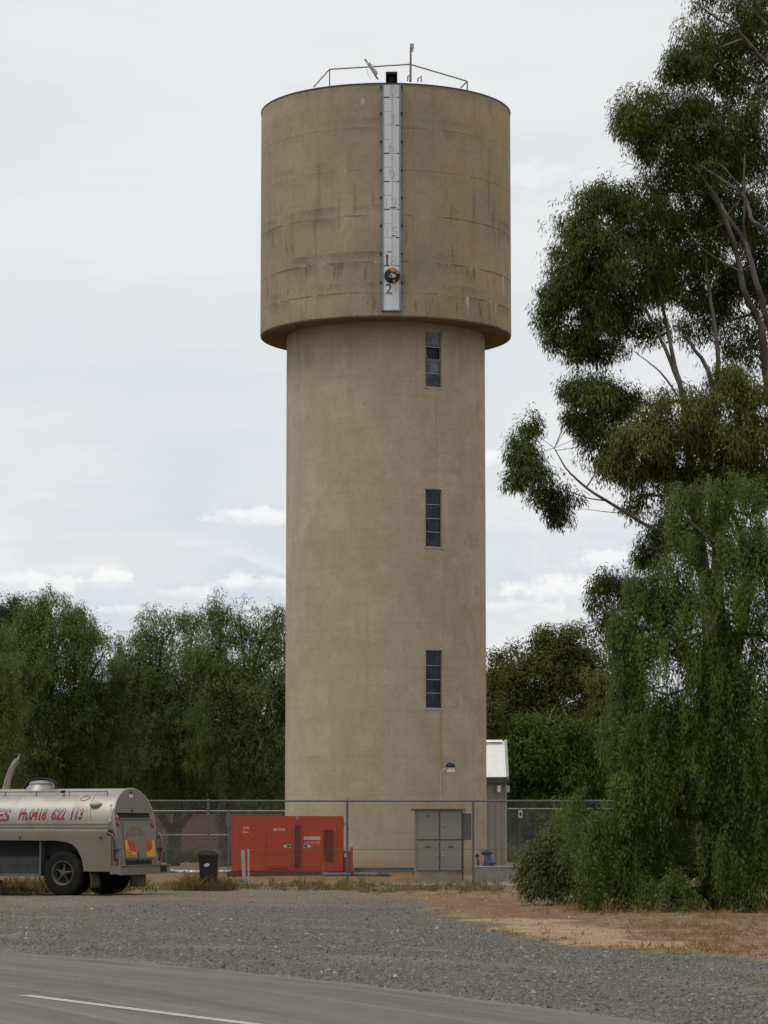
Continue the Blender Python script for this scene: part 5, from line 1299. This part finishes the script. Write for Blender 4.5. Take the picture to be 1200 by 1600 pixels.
def pepper_crown(name, blobs, Y, parent, mat, seed, dens=60, strand=(.5, 1.3), L=(.07, .12), W=(.013, .024), per=24, keep_up=.35, flat=0.0, bundle=4, gap=1.3, thr=-.70):
    """weeping crown: bundles of strands leave an outer twig, arc outwards and hang, feathered with leaflets"""
    r = np.random.default_rng(seed); PP, DD_, NN, TT = [], [], [], []; root = np.array(parent.location)
    for c, R, tint, den in sub_lobes(blobs, Y, r):
        nb = int(dens * den * PI * R[0] * R[2] / bundle) + 3; nl = int(7 + 8 * (R[0] * R[2]) ** .5)
        lc = c + ball(r, nl) * R * (r.uniform(.3, .75, nl))[:, None]; lt = r.normal(0, .12, nl)
        li = r.integers(0, nl, nb)
        ob = lc[li] + ball(r, nb) * R * (.40 + .16 * flat) * (r.uniform(0, 1, nb) ** .4)[:, None]
        wb_ = unit((ob - lc[li]) * np.array([1, 1, .35]) + (ob - c) * .4 + cn(r, .15, (nb, 3)) * R.min()); lb = r.uniform(*strand, nb) * min(1.0, .5 + R[2] * .5); tb_ = tint + lt[li] + r.normal(0, .12, nb)
        kp = holes(ob, seed, gap, .6) > thr; ob, wb_, lb, tb_ = ob[kp], wb_[kp], lb[kp], tb_[kp]; nb = len(ob); ns = nb * bundle
        o_ = np.repeat(ob, bundle, 0) + cn(r, .07 + .05 * flat, (ns, 3)); outw = unit(np.repeat(wb_, bundle, 0) + cn(r, .25, (ns, 3))); ln = np.repeat(lb, bundle) * r.uniform(.7, 1.15, ns); ts = np.repeat(tb_, bundle) + r.normal(0, .05, ns)
        u = (np.arange(per) + .5) / per
        arc = ln[:, None] * (.30 + .35 * flat) * np.sin(np.minimum(u * 1.5, 1) * PI / 2)[None] * r.uniform(.4, 1.2, ns)[:, None]
        z = ln[:, None] * (keep_up * .5 * u * (1 - u) * 1.4 - (1 - .45 * flat) * np.maximum(u - .12, 0) ** 1.15)[None]
        P = o_[:, None, :] + outw[:, None, :] * arc[..., None]; P[..., 2] += z + .28 * ln[:, None]
        sway = cn(r, .06, (ns, 1, 3)) * u[None, :, None]; P = P + sway * ln[:, None, None]
        k = ns * per; P = P.reshape(-1, 3) + cn(r, .036 + .05 * flat, (k, 3)); ow = np.repeat(outw, per, 0)
        nrm = unit(ow * .7 + np.array([0, 0, .55]) + r.normal(0, .45, (k, 3)))
        d = r.normal(0, .5, (k, 3)) + np.array([0, 0, -.85]) + ow * .3; d = unit(d - nrm * (d * nrm).sum(1, keepdims=True) * .8)
        PP.append(P); DD_.append(d); NN.append(nrm); TT.append(np.repeat(ts, per) + r.normal(0, .08, k))
    P = np.concatenate(PP) - root; d = np.concatenate(DD_); N_ = np.concatenate(NN); t = np.clip(np.concatenate(TT), 0, 1)
    ok = (P[:, 2] + root[2]) > .06; P, d, t, N_ = P[ok], d[ok], t[ok], N_[ok]; k = len(P)
    V = leaf_quads(P, d, r.uniform(*L, k), r.uniform(*W, k), r, .1, N_)
    return mesh_np(name, V, quad_idx(k), mat, parent, np.repeat(t, 4))
def trunk_mesh(lines, blobs, Y, parent, mat, seed, twigs=5, br=.05, name='trunk', reach=1.0, tw_r=.011, lim=1.0):
    """lines: [(points in photo pixels with a depth offset, radii)]; limbs run on from the nearest line into every blob"""
    r = np.random.default_rng(seed); b = MB(); root = np.array(parent.location); nodes = []
    for pts, rr_ in lines:
        p3 = [Vector(at(p[0], p[1], Y + (p[2] if len(p) > 2 else 0))) for p in pts]
        sm = catmull(p3, 5); k = len(sm); rs = list(np.interp(np.linspace(0, len(rr_) - 1, k), np.arange(len(rr_)), rr_))
        rs = [x * lim for x in rs]
        for i in range(1, k - 1): sm[i] = sm[i] + Vector(r.normal(0, .14, 3)) * rs[i]
        b.tube([p - parent.location for p in sm], rs, 9)
        nodes += [(np.array(p), rs[i]) for i, p in enumerate(sm) if i > 1]
    NP = np.array([n_[0] for n_ in nodes]); NR = np.array([n_[1] for n_ in nodes])
    for c, R, tint, den in sub_lobes(blobs, Y, r):
        low = NP[:, 2] < c[2] + R[2] * .2
        dd = np.linalg.norm(NP - c, axis=1) + np.where(low, 0, 3.0); i = int(np.argmin(dd)); a = NP[i]; r0 = min(NR[i] * .7, br)
        m_ = (a + c) / 2 + np.array([0, 0, -.10 * np.linalg.norm(c - a)]) + r.normal(0, .1, 3)
        b.tube([Vector(a - root), Vector(m_ - root), Vector(c - root)], [r0, r0 * .75, r0 * .5], 6)
        for k in range(twigs):
            e = c + ball(r, 1)[0] * R * np.array([1, 1, .9]) * r.uniform(.65, .98) * reach; e[2] += .15 * R[2]
            q = c + (e - c) * .5 + r.normal(0, .08, 3) * R.mean(); s0 = m_ if k % 3 == 0 else c
            b.tube([Vector(s0 - root), Vector(q - root), Vector(e - root)], [r0 * .45, r0 * .3, tw_r * .5], 5)
    return b.build(name, mat, parent, smooth=60)

# big gum tree on the right
GUM = 61.0
gb_ = gnd(1130, 1408); gum = empty('gum_tree', (at(1130, 1300, GUM).x, GUM, 0), 'tall dark gum tree with pale bare limbs towering at the right of the photo', 'tree')
gum_blobs = [
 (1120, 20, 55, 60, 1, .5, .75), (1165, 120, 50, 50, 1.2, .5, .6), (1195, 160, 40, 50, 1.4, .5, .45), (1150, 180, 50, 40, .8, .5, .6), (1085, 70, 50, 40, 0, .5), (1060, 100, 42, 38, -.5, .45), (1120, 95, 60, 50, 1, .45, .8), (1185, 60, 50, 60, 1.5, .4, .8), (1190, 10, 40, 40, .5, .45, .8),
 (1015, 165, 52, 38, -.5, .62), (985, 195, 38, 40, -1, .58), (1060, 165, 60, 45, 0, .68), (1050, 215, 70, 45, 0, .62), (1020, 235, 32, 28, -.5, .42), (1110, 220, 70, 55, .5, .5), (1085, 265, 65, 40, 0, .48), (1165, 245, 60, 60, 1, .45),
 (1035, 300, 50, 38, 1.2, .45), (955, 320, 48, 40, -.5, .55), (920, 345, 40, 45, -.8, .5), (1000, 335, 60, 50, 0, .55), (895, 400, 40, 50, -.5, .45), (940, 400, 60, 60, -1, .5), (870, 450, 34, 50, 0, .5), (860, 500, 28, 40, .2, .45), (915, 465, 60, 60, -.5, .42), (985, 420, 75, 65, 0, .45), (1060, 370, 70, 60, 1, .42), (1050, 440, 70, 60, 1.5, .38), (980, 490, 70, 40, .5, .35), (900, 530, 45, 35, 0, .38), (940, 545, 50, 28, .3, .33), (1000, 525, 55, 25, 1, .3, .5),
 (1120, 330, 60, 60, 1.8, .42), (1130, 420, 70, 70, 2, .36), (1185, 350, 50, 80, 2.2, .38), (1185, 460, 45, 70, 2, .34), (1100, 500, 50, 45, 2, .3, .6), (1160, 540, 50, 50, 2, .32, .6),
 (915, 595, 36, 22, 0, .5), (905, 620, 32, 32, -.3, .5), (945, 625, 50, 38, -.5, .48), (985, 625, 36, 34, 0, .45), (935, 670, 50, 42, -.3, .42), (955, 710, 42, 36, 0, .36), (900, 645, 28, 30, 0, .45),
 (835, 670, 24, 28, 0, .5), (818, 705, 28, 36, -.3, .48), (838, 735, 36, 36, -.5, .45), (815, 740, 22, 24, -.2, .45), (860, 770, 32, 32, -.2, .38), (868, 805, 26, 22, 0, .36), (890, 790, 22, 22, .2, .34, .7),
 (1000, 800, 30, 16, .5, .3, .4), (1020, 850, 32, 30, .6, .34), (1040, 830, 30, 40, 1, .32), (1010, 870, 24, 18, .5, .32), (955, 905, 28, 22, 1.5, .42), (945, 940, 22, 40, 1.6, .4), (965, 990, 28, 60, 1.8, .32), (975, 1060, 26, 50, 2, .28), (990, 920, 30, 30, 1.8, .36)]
gum_lines = [
 ([(1130, 1408), (1118, 1150), (1105, 950), (1092, 830), (1078, 720), (1066, 610)], [.30, .26, .22, .19, .15, .11]),
 ([(1066, 615), (1050, 570), (1035, 535), (1012, 490), (975, 440), (930, 400)], [.075, .07, .06, .05, .035, .02]),
 ([(1066, 612), (1052, 560), (1040, 500), (1028, 440), (1010, 380)], [.085, .075, .06, .045, .02]),
 ([(1060, 620), (1035, 585), (1012, 565), (985, 545)], [.04, .03, .02, .008]),
 ([(1092, 835), (1100, 760), (1112, 680), (1110, 590), (1085, 545), (1070, 520)], [.13, .12, .10, .08, .06, .03]),
 ([(1112, 690), (1122, 560), (1110, 470), (1102, 400)], [.10, .08, .06, .03]),
 ([(1235, 1408, 1), (1222, 900, 1), (1212, 700, 1), (1196, 560, 1), (1186, 500, .8), (1162, 455, .5), (1152, 400, .4), (1134, 345, .3), (1108, 295, .2), (1090, 258, .2)], [.32, .26, .2, .15, .12, .105, .09, .075, .06, .04]),
 ([(1205, 520, 0), (1190, 470, -.3), (1172, 405, -.5), (1163, 375, -.5), (1135, 335, -.5), (1122, 312, -.4), (1092, 270, -.2), (1068, 240, 0)], [.12, .105, .085, .075, .06, .05, .04, .025]),
 ([(1215, 380, -.5), (1190, 355, -.6), (1174, 342, -.7), (1168, 318, -.7), (1158, 302, -.7), (1130, 282, -.6), (1100, 262, -.4), (1080, 248, -.2)], [.075, .07, .065, .06, .055, .045, .035, .02]),
 ([(1157, 302, -.7), (1150, 285, -.8), (1138, 270, -.9), (1126, 257, -.9), (1108, 253, -.9)], [.035, .03, .026, .02, .01]),
 ([(1158, 304, -.7), (1180, 288, -.8), (1200, 265, -.9), (1215, 250, -.9)], [.04, .035, .03, .02]),
 ([(1165, 378, -.5), (1162, 350, -.6), (1164, 320, -.7), (1162, 280, -.7), (1164, 240, -.6)], [.05, .045, .045, .04, .02]),
 ([(1134, 340, -.4), (1145, 325, -.5), (1158, 310, -.6)], [.035, .03, .03]),
 ([(1220, 120, .5), (1185, 85, 0), (1150, 45, -.5), (1120, 28, -.8), (1085, 2, -1)], [.09, .07, .05, .035, .02]),
 ([(1220, 60, .2), (1180, 20, 0), (1150, -10, -.2)], [.06, .05, .03]),
 ([(1098, 900), (1050, 840, -.3), (1010, 820, -.5), (975, 798, -.6), (930, 772, -.6), (900, 748, -.6), (882, 728, -.5), (866, 700, -.4)], [.10, .07, .062, .055, .046, .036, .028, .015]),
 ([(945, 782, -.6), (918, 778, -.6), (890, 768, -.5), (870, 760, -.4)], [.025, .02, .016, .01]),
 ([(985, 803, -.6), (950, 800, -.6), (910, 795, -.6)], [.018, .014, .006]),
 ([(1010, 278, .6), (995, 262, .5), (983, 256, .5), (970, 262, .5)], [.018, .014, .01, .005]), ([(984, 257, .5), (975, 253, .5), (964, 254, .5)], [.009, .007, .003]),
 ([(1160, 425, -.3), (1140, 415, -.4), (1110, 398, -.5), (1085, 375, -.4), (1072, 355, -.3)], [.03, .035, .032, .025, .012]),
 ([(1020, 850), (1040, 880), (1075, 930)], [.02, .03, .05]),
]
trunk_mesh(gum_lines, gum_blobs, GUM, gum, M['bark_gum'], 31, 4, .035, lim=.64)
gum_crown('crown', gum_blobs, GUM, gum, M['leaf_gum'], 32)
# olive crowned younger gum before it
GUM2 = 59.0
gum2 = empty('gum_tree', (at(1100, 1300, GUM2).x, GUM2, 0), 'shorter olive green gum tree standing in front of the tall dark gum', 'tree')
g2_blobs = [(1030, 640, 38, 30, 0, .75), (1000, 680, 42, 40, -.3, .72), (1050, 680, 55, 50, -.5, .62), (965, 720, 30, 32, 0, .66), (1000, 735, 45, 40, -.2, .56), (1050, 750, 50, 45, 0, .45), (1100, 620, 50, 36, -.4, .68), (1085, 660, 55, 45, -.7, .62), (1130, 680, 60, 60, -.4, .55), (1170, 610, 50, 36, -.2, .62), (1180, 670, 50, 60, -.5, .58), (1150, 740, 60, 45, -.2, .48), (1095, 750, 50, 36, 0, .42), (1195, 745, 40, 50, 0, .45), (1005, 775, 30, 18, .3, .4, .7), (1140, 590, 34, 22, 0, .62)]
trunk_mesh([([(1100, 1412), (1105, 1100), (1120, 900), (1118, 800), (1105, 730), (1085, 670)], [.2, .17, .14, .11, .08, .05]), ([(1120, 860), (1140, 780), (1150, 700), (1160, 630)], [.1, .08, .06, .03]), ([(1118, 850), (1075, 790), (1040, 740), (1000, 690)], [.08, .065, .05, .03])], g2_blobs, GUM2, gum2, M['bark_gum'], 33, 4, .045)
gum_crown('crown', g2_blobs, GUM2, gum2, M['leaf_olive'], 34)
# weeping pepper tree
GROW = 1.06
PT = 55.0
pep = empty('pepper_tree', (at(1120, 1300, PT).x, PT, 0), 'large weeping pepper tree with drooping bright green fronds at the right edge', 'tree')
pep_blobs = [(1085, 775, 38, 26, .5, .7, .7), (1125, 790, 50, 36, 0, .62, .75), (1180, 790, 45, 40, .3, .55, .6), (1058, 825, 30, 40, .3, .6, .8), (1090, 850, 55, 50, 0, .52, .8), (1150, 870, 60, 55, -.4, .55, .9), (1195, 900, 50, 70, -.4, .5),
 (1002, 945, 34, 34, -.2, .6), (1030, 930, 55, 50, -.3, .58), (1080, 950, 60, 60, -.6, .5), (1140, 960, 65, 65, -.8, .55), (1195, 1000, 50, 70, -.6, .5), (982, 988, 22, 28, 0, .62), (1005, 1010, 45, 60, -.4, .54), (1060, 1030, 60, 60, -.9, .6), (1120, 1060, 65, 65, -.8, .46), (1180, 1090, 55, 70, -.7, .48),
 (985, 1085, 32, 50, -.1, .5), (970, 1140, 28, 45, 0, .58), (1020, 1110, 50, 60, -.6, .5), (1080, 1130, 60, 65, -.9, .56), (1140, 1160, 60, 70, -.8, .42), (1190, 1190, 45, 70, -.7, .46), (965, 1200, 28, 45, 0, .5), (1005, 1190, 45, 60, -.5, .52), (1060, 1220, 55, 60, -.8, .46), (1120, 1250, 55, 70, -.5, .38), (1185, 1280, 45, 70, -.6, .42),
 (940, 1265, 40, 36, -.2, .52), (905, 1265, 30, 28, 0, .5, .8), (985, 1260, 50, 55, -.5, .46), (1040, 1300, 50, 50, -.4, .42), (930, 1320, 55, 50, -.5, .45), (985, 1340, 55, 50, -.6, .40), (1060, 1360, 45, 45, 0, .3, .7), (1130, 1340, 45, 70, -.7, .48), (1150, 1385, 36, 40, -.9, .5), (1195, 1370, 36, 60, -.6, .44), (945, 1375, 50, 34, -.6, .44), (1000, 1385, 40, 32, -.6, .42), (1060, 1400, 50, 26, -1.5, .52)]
trunk_mesh([([(1120, 1428), (1118, 1300), (1130, 1150), (1140, 1040), (1120, 940), (1085, 850)], [.30, .28, .24, .2, .13, .06]), ([(1138, 1100), (1080, 1020), (1020, 970), (985, 940)], [.16, .11, .07, .04]), ([(1140, 1050), (1165, 950), (1160, 850), (1140, 790)], [.14, .1, .06, .03]), ([(1130, 1160), (1050, 1120), (990, 1110)], [.13, .08, .04]), ([(1118, 1290), (1040, 1270), (960, 1290)], [.13, .08, .04]), ([(1060, 800), (1110, 842, -.3), (1150, 870, -.5)], [.02, .04, .06])], pep_blobs, PT, pep, M['bark_dark'], 35, 7, .05)
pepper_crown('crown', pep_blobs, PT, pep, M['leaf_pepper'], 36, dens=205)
# leafy shrub at its foot
GROW = 1.15
SB = 60.0
shr = empty('shrub', (at(850, 1390, SB).x, SB, 0), 'yellowish green leafy shrub spreading at the left foot of the pepper tree', 'shrub')
s_blobs = [(845, 1320, 26, 26, 0, .68, .8), (868, 1305, 24, 30, .3, .62, .8), (830, 1350, 24, 26, 0, .62), (862, 1350, 36, 36, -.2, .5), (895, 1335, 36, 40, 0, .46), (822, 1385, 18, 20, 0, .55), (850, 1385, 36, 26, -.3, .46), (890, 1385, 40, 30, -.2, .42), (925, 1370, 36, 36, 0, .4), (812, 1360, 10, 18, .2, .7, .6), (880, 1275, 14, 24, .5, .6, .5)]
trunk_mesh([([(858, 1402), (856, 1375), (850, 1340)], [.05, .04, .02]), ([(870, 1402), (880, 1370), (892, 1330)], [.05, .04, .02])], s_blobs, SB, shr, M['bark_dark'], 37, 5, .025, name='stems')
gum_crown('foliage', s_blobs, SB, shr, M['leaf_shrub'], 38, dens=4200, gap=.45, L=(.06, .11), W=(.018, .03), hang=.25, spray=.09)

# pepper trees behind the fence on the left
GROW = 1.18
def far_tree(label, base_px, D, blobs, lines, leafm, seed, kind='pepper', barkm='bark_dark', name='pepper_tree', group=None, dens=None, **kw):
    p = at(base_px, 1300, D); root = empty(name, (p.x, D, 0), label, 'tree', group)
    gy = 800 + (at(600, 800, 1).z * 0) ; 
    trunk_mesh(lines, blobs, D, root, M[barkm], seed, kw.pop('twigs', 5), kw.pop('br', .07), tw_r=.018)
    if kind == 'pepper': pepper_crown('crown', blobs, D, root, M[leafm], seed + 1, dens=dens or 170, strand=(.35, .9), L=(.10, .17), W=(.022, .036), gap=1.6, thr=-.66, per=12, flat=.8, bundle=2)
    else: gum_crown('crown', blobs, D, root, M[leafm], seed + 1, dens=dens or 1150, L=(.13, .22), W=(.04, .065), spray=.17, gap=1.5, **kw)
    return root
def gy_(D): return 1284 + F * EYE / D
G_L = 'pepper trees behind the left fence'
far_tree('rounded dark conifer crown showing above the pepper trees at the left edge', 5, 140, [(-10, 960, 40, 36, 0, .4), (22, 955, 30, 24, 0, .42), (5, 1000, 60, 50, 0, .36), (-40, 1000, 50, 60, 0, .36), (0, 1080, 60, 60, 1, .3)], [([(5, gy_(140)), (4, 1150), (0, 1000)], [.3, .22, .1])], 'leaf_dark', 41, 'gum', name='conifer_tree', hang=.1, dens=1100)
far_tree('pepper tree with the highest peak of the left group behind the tanker truck', 60, 112, [(80, 955, 22, 26, 0, .62), (110, 968, 26, 20, 0, .6), (50, 975, 34, 34, 0, .55), (95, 1000, 50, 40, -.5, .5), (140, 1000, 30, 24, .4, .56), (25, 1020, 40, 40, -.3, .55), (165, 1015, 22, 20, .5, .52, .7), (60, 1050, 60, 45, -.8, .46), (120, 1055, 55, 45, -.5, .42), (0, 1080, 45, 50, -1, .55), (170, 1070, 40, 45, 0, .38), (45, 1110, 60, 50, -.9, .42), (110, 1120, 60, 50, -.7, .36), (165, 1135, 45, 45, 0, .33), (60, 1175, 60, 45, -.6, .34), (130, 1190, 60, 40, -.3, .3), (60, 1225, 60, 34, 0, .3), (38, 1192, 34, 28, .5, .34), (90, 1205, 34, 28, .6, .32), (140, 1240, 50, 26, 0, .28)],
 [([(60, gy_(112)), (62, 1250), (70, 1150), (80, 1050), (80, 960)], [.35, .3, .22, .14, .05]), ([(65, 1210), (110, 1120), (150, 1040)], [.2, .13, .05]), ([(64, 1200), (30, 1110), (10, 1040)], [.2, .13, .05])], 'leaf_pepper_far', 43, group=G_L)
far_tree('pale green pepper tree cut by the left edge of the photo', -30, 104, [(-20, 1010, 40, 40, 0, .66), (10, 1060, 30, 45, -.4, .66), (-30, 1090, 50, 50, 0, .6), (12, 1120, 26, 40, -.3, .6), (-20, 1170, 45, 50, -.4, .52), (20, 1235, 26, 24, .2, .56, .7), (0, 1250, 40, 30, 0, .45)],
 [([(-30, gy_(104)), (-28, 1230), (-20, 1100), (-10, 1020)], [.35, .28, .18, .06])], 'leaf_pepper_far', 45, group=G_L)
far_tree('pepper tree in the dip of the left skyline, between two taller ones', 200, 120, [(185, 1015, 24, 18, .3, .52, .7), (205, 1025, 26, 20, 0, .5), (195, 1065, 40, 36, 0, .44), (225, 1090, 45, 45, -.5, .4), (180, 1120, 45, 45, 0, .34), (215, 1150, 50, 50, -.4, .34), (190, 1205, 55, 40, 0, .28), (235, 1225, 45, 34, 0, .28)],
 [([(205, gy_(120)), (205, 1240), (200, 1120), (200, 1040)], [.3, .24, .16, .06])], 'leaf_pepper_far', 47, group=G_L)
far_tree('open crowned pepper tree showing bare forked limbs beside the wheelie bin', 270, 112, [(240, 968, 22, 18, .3, .66, .6), (268, 975, 26, 18, .2, .66, .6), (230, 995, 20, 18, .2, .62, .6), (300, 975, 26, 18, 0, .62, .7), (255, 1015, 38, 30, 0, .56, .8), (305, 1020, 40, 34, -.4, .52, .9), (230, 1060, 36, 36, -.2, .48), (280, 1075, 50, 45, -.6, .48), (330, 1070, 40, 40, 0, .5), (255, 1130, 50, 45, -.6, .42), (310, 1140, 50, 45, -.4, .42), (270, 1190, 50, 36, -.3, .34), (325, 1200, 40, 36, 0, .36), (240, 1215, 40, 34, 0, .3), (285, 1245, 44, 18, 0, .26, .7)],
 [([(271, gy_(112) - 2), (271, 1318), (268, 1300), (255, 1280), (248, 1262), (235, 1200), (240, 1100), (255, 1000)], [.27, .24, .17, .14, .12, .1, .08, .03]), ([(271, 1318), (277, 1298), (277, 1278), (285, 1220), (290, 1100), (300, 990)], [.2, .19, .16, .13, .09, .03]), ([(277, 1300), (287, 1285), (300, 1265), (330, 1190), (320, 1080)], [.13, .12, .1, .07, .04])], 'leaf_pepper_far', 49, group=G_L)
far_tree('pepper tree with wispy top shoots just left of the tower', 372, 110, [(338, 955, 18, 18, 0, .66, .6), (372, 958, 22, 14, .2, .64, .55), (398, 965, 18, 16, .3, .62, .5), (345, 985, 34, 26, 0, .6, .8), (385, 995, 32, 26, 0, .56, .8), (340, 1030, 40, 34, -.3, .58), (390, 1035, 45, 38, -.3, .56), (432, 975, 22, 24, .3, .64, .7), (430, 1015, 30, 34, 0, .56), (350, 1090, 50, 45, -.6, .52), (410, 1090, 50, 50, -.6, .6), (440, 1070, 34, 45, 0, .5), (350, 1150, 50, 45, -.5, .46), (415, 1160, 50, 50, -.6, .52), (360, 1205, 50, 36, -.3, .42), (420, 1215, 45, 40, -.4, .46), (400, 1245, 50, 16, -.2, .4, .7), (450, 1140, 26, 60, .2, .45)],
 [([(352, gy_(110)), (352, 1330), (346, 1280), (356, 1230), (370, 1190), (368, 1150), (350, 1090), (342, 960)], [.3, .24, .2, .17, .15, .12, .08, .02]), ([(368, 1150), (385, 1080), (410, 1000), (432, 970)], [.11, .08, .05, .02]), ([(372, 1185), (415, 1120), (430, 1040)], [.1, .07, .03]), ([(385, 1080), (380, 1020), (374, 960)], [.06, .04, .015])], 'leaf_pepper_far', 51, group=G_L)
# trees to the right of the tower
far_tree('tall brownish olive tree behind the shed right of the tower', 860, 124, [(850, 992, 20, 16, .2, .62, .8), (882, 990, 26, 16, 0, .58, .8), (910, 985, 24, 16, .2, .55, .8), (830, 1010, 26, 16, 0, .55), (865, 1015, 36, 26, -.2, .5), (910, 1020, 36, 34, 0, .45), (815, 1035, 28, 18, -.1, .48), (790, 1045, 22, 20, .2, .5), (850, 1050, 45, 30, -.4, .45), (900, 1065, 45, 40, -.2, .42), (810, 1065, 36, 28, -.2, .42), (775, 1070, 24, 28, .2, .4), (860, 1095, 55, 36, -.3, .42), (800, 1100, 45, 36, 0, .36), (920, 1110, 36, 45, 0, .36), (790, 1125, 40, 26, .3, .34), (940, 1060, 30, 50, .5, .4)],
 [([(860, gy_(124)), (858, 1200), (862, 1100), (870, 1000)], [.32, .26, .17, .05]), ([(860, 1160), (820, 1080), (800, 1040)], [.16, .1, .04])], 'leaf_olive', 53, 'gum', name='olive_tree', hang=.2)
far_tree('small open crowned tree with sparse pale leaves beside the tower edge', 768, 116, [(768, 1030, 12, 12, 0, .66, .7), (785, 1022, 14, 10, 0, .7, .6), (775, 1050, 18, 14, 0, .62, .7), (795, 1030, 12, 10, .2, .66, .5), (770, 1085, 22, 24, 0, .5, .8), (800, 1012, 10, 8, .2, .7, .5), (765, 1125, 22, 30, 0, .42)],
 [([(768, gy_(116)), (766, 1200), (770, 1090), (776, 1030)], [.2, .16, .1, .03])], 'leaf_olive', 55, 'gum', name='young_tree', hang=.2)
far_tree('bright green bushy tree spreading behind the beige shed', 840, 116, [(830, 1135, 36, 24, 0, .62), (865, 1140, 36, 24, 0, .58), (800, 1150, 26, 22, 0, .58), (895, 1160, 36, 30, 0, .5), (845, 1170, 50, 30, -.5, .52), (805, 1185, 36, 32, -.3, .46), (880, 1200, 50, 34, -.4, .42), (920, 1195, 36, 40, .2, .38), (830, 1215, 50, 30, -.2, .36), (880, 1240, 50, 26, 0, .3), (930, 1240, 36, 36, .2, .3), (810, 1240, 36, 26, .2, .3), (850, 1265, 60, 20, .3, .24), (790, 1270, 30, 30, .4, .24)],
 [([(850, gy_(116)), (850, 1290), (845, 1230), (840, 1160)], [.25, .2, .15, .06]), ([(850, 1280), (890, 1220), (900, 1170)], [.14, .09, .04])], 'leaf_bright', 57, 'gum', name='bushy_tree', hang=.35)
far_tree('rusty brown leaved tree half hidden between the olive tree and the pepper tree', 940, 118, [(935, 1075, 24, 30, 0, .6), (945, 1120, 30, 36, -.3, .5), (930, 1165, 26, 34, 0, .42), (955, 1190, 30, 50, 0, .36), (950, 1255, 34, 45, .2, .28)],
 [([(945, gy_(118)), (944, 1200), (940, 1090)], [.22, .17, .06])], 'leaf_olive', 59, 'gum', name='brown_tree', hang=.4)
b = MB(); br_root = [((868, 1128), (850, 1122), (838, 1112), (832, 1104)), ((858, 1125), (862, 1112), (868, 1104)), ((876, 1132), (885, 1120), (880, 1108)), ((845, 1118), (832, 1120), (822, 1114))]
dbr = empty('dead_branches', (at(860, 1130, 118.0).x, 118.0, 0), 'bare grey dead twigs sticking out above the bright green bushy tree', 'dead branches')
b.tube([Vector((0, 0, 0)), at(866, 1250, 118.0) - dbr.location, at(868, 1128, 118.0) - dbr.location], [.06, .045, .035], 6)
for ln_ in br_root: b.tube([at(x, y, 118.0) - dbr.location for x, y in ln_], [.03, .024, .018, .01][:len(ln_)], 5)
b.build('branches', M['deadwood'], dbr)
# far wood closing the view below the crowns
fw = []
rr2 = random.Random(3)
for px in range(-420, 1700, 46):
    fw.append((px + rr2.uniform(-14, 14), 1180 + rr2.uniform(-30, 24), 44, 46, rr2.uniform(-3, 3), rr2.uniform(.15, .4))); fw.append((px + rr2.uniform(-14, 14), 1130 + rr2.uniform(-20, 40), 30, 36, rr2.uniform(-3, 3), rr2.uniform(.15, .4)))
    fw.append((px + rr2.uniform(-14, 14), 1235 + rr2.uniform(-22, 18), 48, 46, rr2.uniform(-3, 3), rr2.uniform(.15, .4)))
    fw.append((px + rr2.uniform(-14, 14), 1275 + rr2.uniform(-8, 8), 50, 36, rr2.uniform(-3, 3), rr2.uniform(.1, .3)))
fr_ = empty('woodland', (0, 150, 0), None, None); bpy.data.objects.remove(fr_)
class _P: location = Vector((0, 0, 0))
_par = bpy.data.objects.new('tmp', None)
o = gum_crown('woodland', fw, 150, _par, M['leaf_dark'], 61, dens=260, L=(.3, .5), W=(.10, .18), spray=.35, hang=.2)
o.parent = None; bpy.data.objects.remove(_par); tag(o, kind='stuff')
# low undergrowth below the trees
grass('undergrowth', 70000, [(-20, 16, 120, 146, 1)], (.34, .5), M['leaf_dark'], 26, lambda x, y: .6 + 0 * x, tint=(.3, .2), wid=.07)
for px, py, D, sd_, lb in ((905, 1322, 104, 71, 'low dark bush behind the pepper tree, seen through the rear fence'), (1050, 1330, 96, 73, 'dark bush in the shade behind the pepper tree trunk'), (1170, 1330, 92, 75, 'dark bush at the right edge behind the pepper tree')):
    p = at(px, py, D); root = empty('bush', (p.x, D, 0), lb, 'bush'); bb = [(px + a * 34, py + b_ * 16 - 6, 34, 26, a * .3, .25) for a in (-1.6, -.5, .6, 1.7) for b_ in (-1, .8)]
    trunk_mesh([([(px, 1284 + F * EYE / D), (px - 3, py + 15), (px - 8, py - 10)], [.06, .05, .02])], bb, D, root, M['bark_dark'], sd_, 3, .03, name='stems'); gum_crown('foliage', bb, D, root, M['leaf_dark'], sd_ + 1, dens=800, L=(.12, .2), W=(.03, .06), hang=.3)
